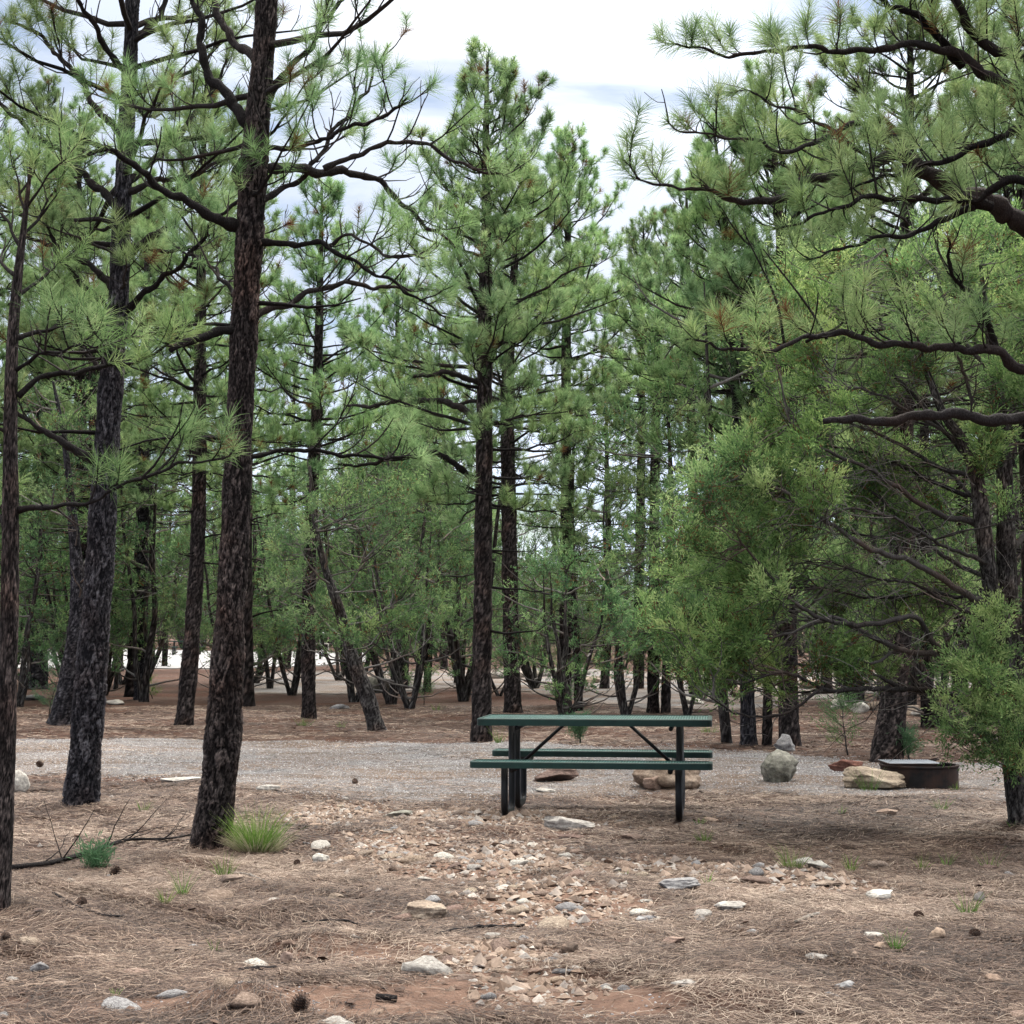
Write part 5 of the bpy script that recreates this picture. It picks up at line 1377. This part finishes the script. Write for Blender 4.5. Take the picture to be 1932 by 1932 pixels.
def mesh_green():
    m, nt, out = new_mat('expanded_metal_green'); n = N(nt)
    tc = n('TexCoord'); sep = n('SeparateXYZ', {0: tc.outputs['Object']})
    u = n.math('MULTIPLY', sep.outputs[0], 2 * math.pi / .042); v = n.math('MULTIPLY', sep.outputs[1], 2 * math.pi / .022)
    h = n.math('MULTIPLY', n.math('COSINE', n.math('MULTIPLY', n.math('ADD', u, v), .5)), n.math('COSINE', n.math('MULTIPLY', n.math('SUBTRACT', u, v), .5)))
    hole = n.math('GREATER_THAN', n.math('ABSOLUTE', h), .62)
    ns = n('TexNoise', {'Vector': tc.outputs['Object'], 'Scale': 7.0, 'Detail': 5.0})
    c = n.ramp(ns.outputs[0], [(.3, (.014, .065, .055)), (.7, (.035, .125, .11))])
    bp = n('Bump', {'Height': n.math('ABSOLUTE', h), 'Strength': .6, 'Distance': .004}, invert=True)
    b = n('BsdfPrincipled', {'Base Color': c, 'Roughness': .3, 'Specular IOR Level': .7, 'Normal': bp.outputs[0]})
    t = n('BsdfTransparent'); mx = n('MixShader', {0: hole, 1: b.outputs[0], 2: t.outputs[0]})
    nt.links.new(mx.outputs[0], out.inputs[0]); return m
M['mesh_green'] = mesh_green()

def bm_obj(name, bm, mat, parent, smooth=True, loc=(0, 0, 0)):
    me = bpy.data.meshes.new(name); bm.to_mesh(me); bm.free()
    me.polygons.foreach_set('use_smooth', np.full(len(me.polygons), smooth, bool))
    me.materials.append(mat); o_ = bpy.data.objects.new(name, me); col.objects.link(o_); o_.parent = parent; o_.location = loc
    return o_

def rrect(x, y, r, n_=5):
    pts = []
    for cx_, cy_, a0 in ((x - r, y - r, 0), (-x + r, y - r, 90), (-x + r, -y + r, 180), (x - r, -y + r, 270)):
        for i in range(n_ + 1):
            a = R(a0 + 90 * i / n_); pts.append((cx_ + r * math.cos(a), cy_ + r * math.sin(a)))
    return pts

def slab(parent, names, L, D, z, yc, th=.045):
    """coated frame ring with a rolled edge and an expanded metal sheet set into it"""
    out_ = rrect(L / 2, D / 2, .05); inn = rrect(L / 2 - .03, D / 2 - .03, .03)
    bm = bmesh.new(); k = len(out_)
    prof = [(0, -th), (1, -th), (1.0, -.006), (.8, 0), (0, 0)]
    rings = []
    for f, dz in [(0, -th + 0), (1, -th), (1.0, -.008), (.88, -.002), (.7, 0), (0, 0)]:
        rings.append([bm.verts.new((a[0] * (1 - f) + b_[0] * f, (a[1] * (1 - f) + b_[1] * f) + yc, z + dz)) for a, b_ in zip(inn, out_)])
    rings.append(rings[0])
    for a, b_ in zip(rings[:-1], rings[1:]):
        for i in range(k): bm.faces.new((a[i], a[(i + 1) % k], b_[(i + 1) % k], b_[i]))
    bmesh.ops.recalc_face_normals(bm, faces=bm.faces)
    fr = bm_obj(names[0], bm, M['green'], parent, False)
    bm = bmesh.new(); bm.faces.new([bm.verts.new((a[0], a[1] + yc, z - .004)) for a in inn])
    sh = bm_obj(names[1], bm, M['mesh_green'], fr, False)
    return fr

def sqtube(mb, pts, w=.028, k=8):
    tube(mb, pts, w, k, .5)

def round_path(pts, r=.1, n_=7):
    pts = [np.array(p, float) for p in pts]; out_ = [pts[0]]
    for i in range(1, len(pts) - 1):
        a, b_, c = pts[i - 1], pts[i], pts[i + 1]
        p0 = b_ + nrm(a - b_) * r; p2 = b_ + nrm(c - b_) * r
        out_ += list(bez(p0, b_, p2, n_))
    out_.append(pts[-1]); return np.array(out_)

def picnic_table(loc, rz, label, full=True):
    r = empty('picnic_table', loc, label, 'picnic table'); r.rotation_euler = (0, 0, rz)
    L = 1.83; yb = .63
    slab(r, ('table_top', 'mesh_panel'), L, .76, .76, 0, .055)
    for s in (-1, 1): slab(r, ('bench_seat', 'mesh_panel'), L, .26, .455, s * yb, .05)
    for sx in (-1, 1):
        x = sx * .66
        for s in (-1, 1):
            pth = round_path([(x, s * yb, .405), (x, s * yb, .03), (x, s * .17, .03), (x, s * .17, .705)], .12)
            mb = MB(); tube(mb, pth, .027, 12, .5); mb.build('leg', M['black'], r)
        mb = MB(); tube(mb, [(x - .062 * sx, -yb - .05, .385), (x - .062 * sx, yb + .05, .385)], .021, 8)
        tube(mb, [(x - .062 * sx, -.36, .687), (x - .062 * sx, .36, .687)], .018, 8); mb.build('crossbar', M['black'], r)
        mb = MB(); tube(mb, [(x - .08 * sx, 0, .41), (x - .40 * sx, 0, .70)], .014, 8); mb.build('brace', M['black'], r)
    return r
tb = at(1121, 1356, 12.95); tb[2] = float(gz(tb[0], tb[1]))
ZT = tb[2]
picnic_table((.675, 12.98, 0.0), R(-7.0), 'green coated metal picnic table with two benches on black legs, in the centre foreground')
ftp = ground(352, 1236)
picnic_table(ftp, R(4), 'far green picnic table seen between the left trunks beyond the road')

# fire ring
fp = ground(1735, 1489); fr_ = .73 / 2 * (150 / 3050 * fp[1]) / .73
rr = 142 / 2 * (fp[1] + .35) / FPX
loc = np.array([fp[0] * (fp[1] + rr) / fp[1], fp[1] + rr, 0]); loc[2] = float(gz(loc[0], loc[1]))
fire = empty('fire_ring', loc, 'low round scorched steel fire ring with a cooking grate on the gravel at right', 'fire ring')
hh = .205
bm = bmesh.new(); kk = 64
prof = [(rr, -.02), (rr, hh - .012), (rr + .012, hh), (rr + .012, hh + .012), (rr - .02, hh + .012), (rr - .008, hh - .012), (rr - .008, -.02)]
rings = [[bm.verts.new((q * math.cos(2 * math.pi * i / kk), q * math.sin(2 * math.pi * i / kk), z * (1 + .0 * i))) for i in range(kk)] for q, z in prof]
for a, b_ in zip(rings, rings[1:] + rings[:1]):
    for i in range(kk): bm.faces.new((a[i], a[(i + 1) % kk], b_[(i + 1) % kk], b_[i]))
bmesh.ops.recalc_face_normals(bm, faces=bm.faces)
bm_obj('steel_ring', bm, M['steel'], fire, False)
mb = MB(); gx0, gx1, gy = -rr + .02, rr * .42, .26
tube(mb, round_path([(gx0, -gy, hh + .03), (gx1, -gy, hh + .03), (gx1, gy, hh + .03), (gx0, gy, hh + .03), (gx0, -gy, hh + .03)], .03, 4), .009, 6); mb.build('grate_frame', M['steel'], fire)
mb = MB()
for i in range(22):
    x = gx0 + (gx1 - gx0) * (i + .5) / 22; tube(mb, [(x, -gy, hh + .034), (x, gy, hh + .034)], .0055, 5)
mb.build('grate_bars', M['grate'], fire)
mb = MB(); tube(mb, round_path([(gx1, .12, hh + .03), (gx1 + .07, .12, hh + .05), (gx1 + .07, .24, hh + .05), (gx1, .24, hh + .03)], .02, 4), .008, 6); mb.build('grate_handle', M['steel'], fire)
mb = MB(); V, F = ICO[3]; V = V * [rr * .9, rr * .9, .06]; mb.add(V, None, F); mb.build('ash_bed', M['rock_grey'], fire)

# far post and grill
p = ground(607, 1240)
r = empty('site_post', p, 'dark site post with a slanted white cap by the far picnic table', 'post')
s = p[1] / FPX
bm = bmesh.new(); bmesh.ops.create_cube(bm, size=1); bmesh.ops.scale(bm, vec=(.17, .14, 42 * s), verts=bm.verts); bmesh.ops.translate(bm, vec=(0, 0, 21 * s), verts=bm.verts)
bmesh.ops.bevel(bm, geom=bm.edges, offset=.02, segments=2, affect='EDGES'); bm_obj('post', bm, metal('post_blue', (.03, .04, .08), .5), r, False)
bm = bmesh.new(); bmesh.ops.create_cube(bm, size=1); bmesh.ops.scale(bm, vec=(.24, .22, .16), verts=bm.verts)
for v in bm.verts:
    if v.co.z > 0 and v.co.x < 0: v.co.z -= .1
bmesh.ops.translate(bm, vec=(0, 0, 42 * s + .08), verts=bm.verts); bmesh.ops.bevel(bm, geom=bm.edges, offset=.02, segments=2, affect='EDGES')
bm_obj('cap', bm, metal('white_paint', (.75, .76, .78), .5), r, False)
bm = bmesh.new(); bmesh.ops.create_cube(bm, size=1); bmesh.ops.scale(bm, vec=(.06, .01, 24 * s), verts=bm.verts); bmesh.ops.translate(bm, vec=(0, -.08, 20 * s), verts=bm.verts); bm_obj('marker_strip', bm, metal('white_strip', (.7, .72, .75), .5), r, False)
p = ground(610, 1243)
p = p + [0, -1.5, 0]; p[2] = float(gz(p[0], p[1]))
r = empty('pedestal_grill', p, 'pale framed box grill on a dark pedestal in front of the site post', 'grill')
mb = MB(); w_ = .42
tube(mb, round_path([(-w_, 0, .42), (w_, 0, .42), (w_, 0, .78), (-w_, 0, .78), (-w_, 0, .42)], .05, 4), .035, 6); mb.build('frame', M['rock_white'], r)
bm = bmesh.new(); bmesh.ops.create_cube(bm, size=1); bmesh.ops.scale(bm, vec=(.74, .36, .2), verts=bm.verts); bmesh.ops.translate(bm, vec=(0, .24, .6), verts=bm.verts); bm_obj('firebox', bm, M['steel'], r, False)
mb = MB(); tube(mb, [(0, .2, -.02), (0, .2, .5)], .06, 8); mb.build('pedestal', M['steel'], r)

# slatted hut far right
p = ground(1640, 1262)
r = empty('slatted_hut', p, 'reddish brown slatted timber hut glimpsed left of the thick right pine', 'hut')
s = p[1] / FPX; hw, hh2 = 17 * s, 78 * s
M['timber'] = tint_mat('hut_timber', [(0, (.12, .06, .04)), (1, (.33, .19, .13))], .8, .3)
rgx = np.random.default_rng(3)
mb = MB(); C8 = np.array([[x, y, z] for x in (-1, 1) for y in (-1, 1) for z in (-1, 1)], float) / 2
Q8 = [[0, 1, 3, 2], [4, 6, 7, 5], [0, 4, 5, 1], [2, 3, 7, 6], [0, 2, 6, 4], [1, 5, 7, 3]]
nb_ = 14
for i in range(nb_):
    z = hh2 * (i + .5) / nb_
    mb.add(C8 * [hw * 2 + .02 * rgx.normal(), 1.3, hh2 / nb_ * .9] + [0, .7, z], Q8, None, rgx.uniform(0, 1))
mb.build('slat_wall', M['timber'], r, smooth=False)
for sx in (-1, 1):
    mb = MB(); mb.add(C8 * [.12, .12, hh2] + [sx * hw, -.01, hh2 / 2], Q8, None, .1); mb.build('corner_post', M['timber'], r, smooth=False)
mb = MB(); mb.add(C8 * [hw * 2 + .5, 1.9, .1] + [0, .7, hh2 + .07], Q8, None, .05); mb.build('roof', M['timber'], r, smooth=False)

# parking log at the far left
mb = MB(); c = [ground(-40, 1280), ground(72, 1283)]
tube(mb, spline([[*c[0], .0], [*((c[0] + c[1]) / 2), 0], [*c[1], 0]], 6)[:, :3] + [0, 0, .1], .12, 12, .4)
tag(mb.build('log', M['jbark']), 'brown barrier log lying by the far road at the left edge', 'log')
mb = MB(); c = [ground(905, 1282), ground(1110, 1274)]
tube(mb, spline([[*c[0], .0], [*((c[0] + c[1]) / 2), 0], [*c[1], 0]], 6)[:, :3] + [0, 0, .1], .12, 12, .6)
tag(mb.build('log', M['deadwood']), 'pale log edging the far drive behind the paired pines', 'log')

# ------------------------------------------------------------------ light, sky
SUN_EL, SUN_AZ = R(58), R(35)      # azimuth measured from +Y towards +X
world = bpy.data.worlds.new('World'); scene.world = world; world.use_nodes = True
nt = world.node_tree; nt.nodes.clear(); n = N(nt)
wo = nt.nodes.new('ShaderNodeOutputWorld')
sky = n('TexSky'); sky.sky_type = 'NISHITA'; sky.sun_disc = False; sky.sun_elevation = SUN_EL; sky.sun_rotation = SUN_AZ
tc = n('TexCoord'); dirv = tc.outputs['Generated']
sep = n('SeparateXYZ', {0: dirv})
zc = n.math('MAXIMUM', sep.outputs[2], .06)
cm = n('CombineXYZ', {0: n.math('DIVIDE', sep.outputs[0], n.math('ADD', zc, .12)), 1: n.math('DIVIDE', sep.outputs[1], n.math('ADD', zc, .12)), 2: 0.0})
cl = n('TexNoise', {'Vector': cm.outputs[0], 'Scale': 1.1, 'Detail': 7.0, 'Roughness': .55, 'Distortion': .4})
cl2 = n('TexNoise', {'Vector': cm.outputs[0], 'Scale': .9, 'Detail': 4.0})
cover = n.ramp(cl.outputs[0], [(.37, (0, 0, 0)), (.48, (1, 1, 1))])
sd = (math.sin(SUN_AZ) * math.cos(SUN_EL), math.cos(SUN_AZ) * math.cos(SUN_EL), math.sin(SUN_EL))
dp = n('VectorMath', {0: dirv, 1: sd}, operation='DOT_PRODUCT')
glow = n.math('POWER', n.math('MAXIMUM', dp.outputs['Value'], 0.0), 7.0)
cc = n.ramp(cl2.outputs[0], [(.3, (5.9, 7.0, 9.2)), (.52, (6.8, 7.7, 9.4)), (.72, (8.4, 8.9, 9.7))])
cc = n.mix(1, cc, (1.0, 1.0, 1.0), 'MULTIPLY')
zen = n.math('MULTIPLY', n.math('MAXIMUM', n.math('SUBTRACT', sep.outputs[2], .42), 0.0), 8.0)
boost = n.math('ADD', n.math('ADD', 1.0, n.math('MULTIPLY', glow, 7.0)), zen)
bm1 = n.math('SUBTRACT', boost, 1.0)
bc = n('CombineXYZ', {0: n.math('MULTIPLY_ADD', bm1, 1.3, 1.0), 1: n.math('MULTIPLY_ADD', bm1, 1.1, 1.0), 2: n.math('MULTIPLY_ADD', bm1, .82, 1.0)})
cc2 = n.mix(1, cc, bc.outputs[0], 'MULTIPLY')
low = n.math('MULTIPLY', n.math('MAXIMUM', n.math('SUBTRACT', .2, sep.outputs[2]), 0.0), 4.5)
lb_ = n.math('ADD', 1.0, low); lc = n('CombineColor', {0: lb_, 1: lb_, 2: lb_})
cc2 = n.mix(1, cc2, lc.outputs[0], 'MULTIPLY')
fin = n.mix(cover, n.mix(1, sky.outputs[0], (1.3, 1.3, 1.3), 'MULTIPLY'), cc2)
bg = n('Background', {'Color': fin, 'Strength': .1})
nt.links.new(bg.outputs[0], wo.inputs[0])

sl = bpy.data.lights.new('sun', 'SUN'); sl.energy = 3.9; sl.angle = R(11); sl.color = (1, .95, .87)
so = bpy.data.objects.new('sun', sl); col.objects.link(so)
from mathutils import Vector
so.rotation_euler = Vector(sd).to_track_quat('Z', 'Y').to_euler(); so.location = (0, 0, 30)

cam = bpy.data.cameras.new('camera'); co = bpy.data.objects.new('camera', cam); col.objects.link(co)
cam.sensor_width = 36; cam.sensor_fit = 'HORIZONTAL'; cam.lens = 36 * FPX / 1932; cam.clip_end = 3000; cam.clip_start = .05
co.location = (0, 0, HC); co.rotation_euler = (R(90) + PITCH, 0, 0)
scene.camera = co
scene.view_settings.view_transform = 'Standard'; scene.view_settings.look = 'None'; scene.view_settings.exposure = 0
scene.render.engine = 'CYCLES'
scene.cycles.max_bounces = 6; scene.cycles.diffuse_bounces = 3; scene.cycles.transparent_max_bounces = 8; scene.cycles.transmission_bounces = 3; scene.cycles.glossy_bounces = 2
scene.cycles.use_denoising = True
scene.cycles.use_adaptive_sampling = True; scene.cycles.adaptive_threshold = .025
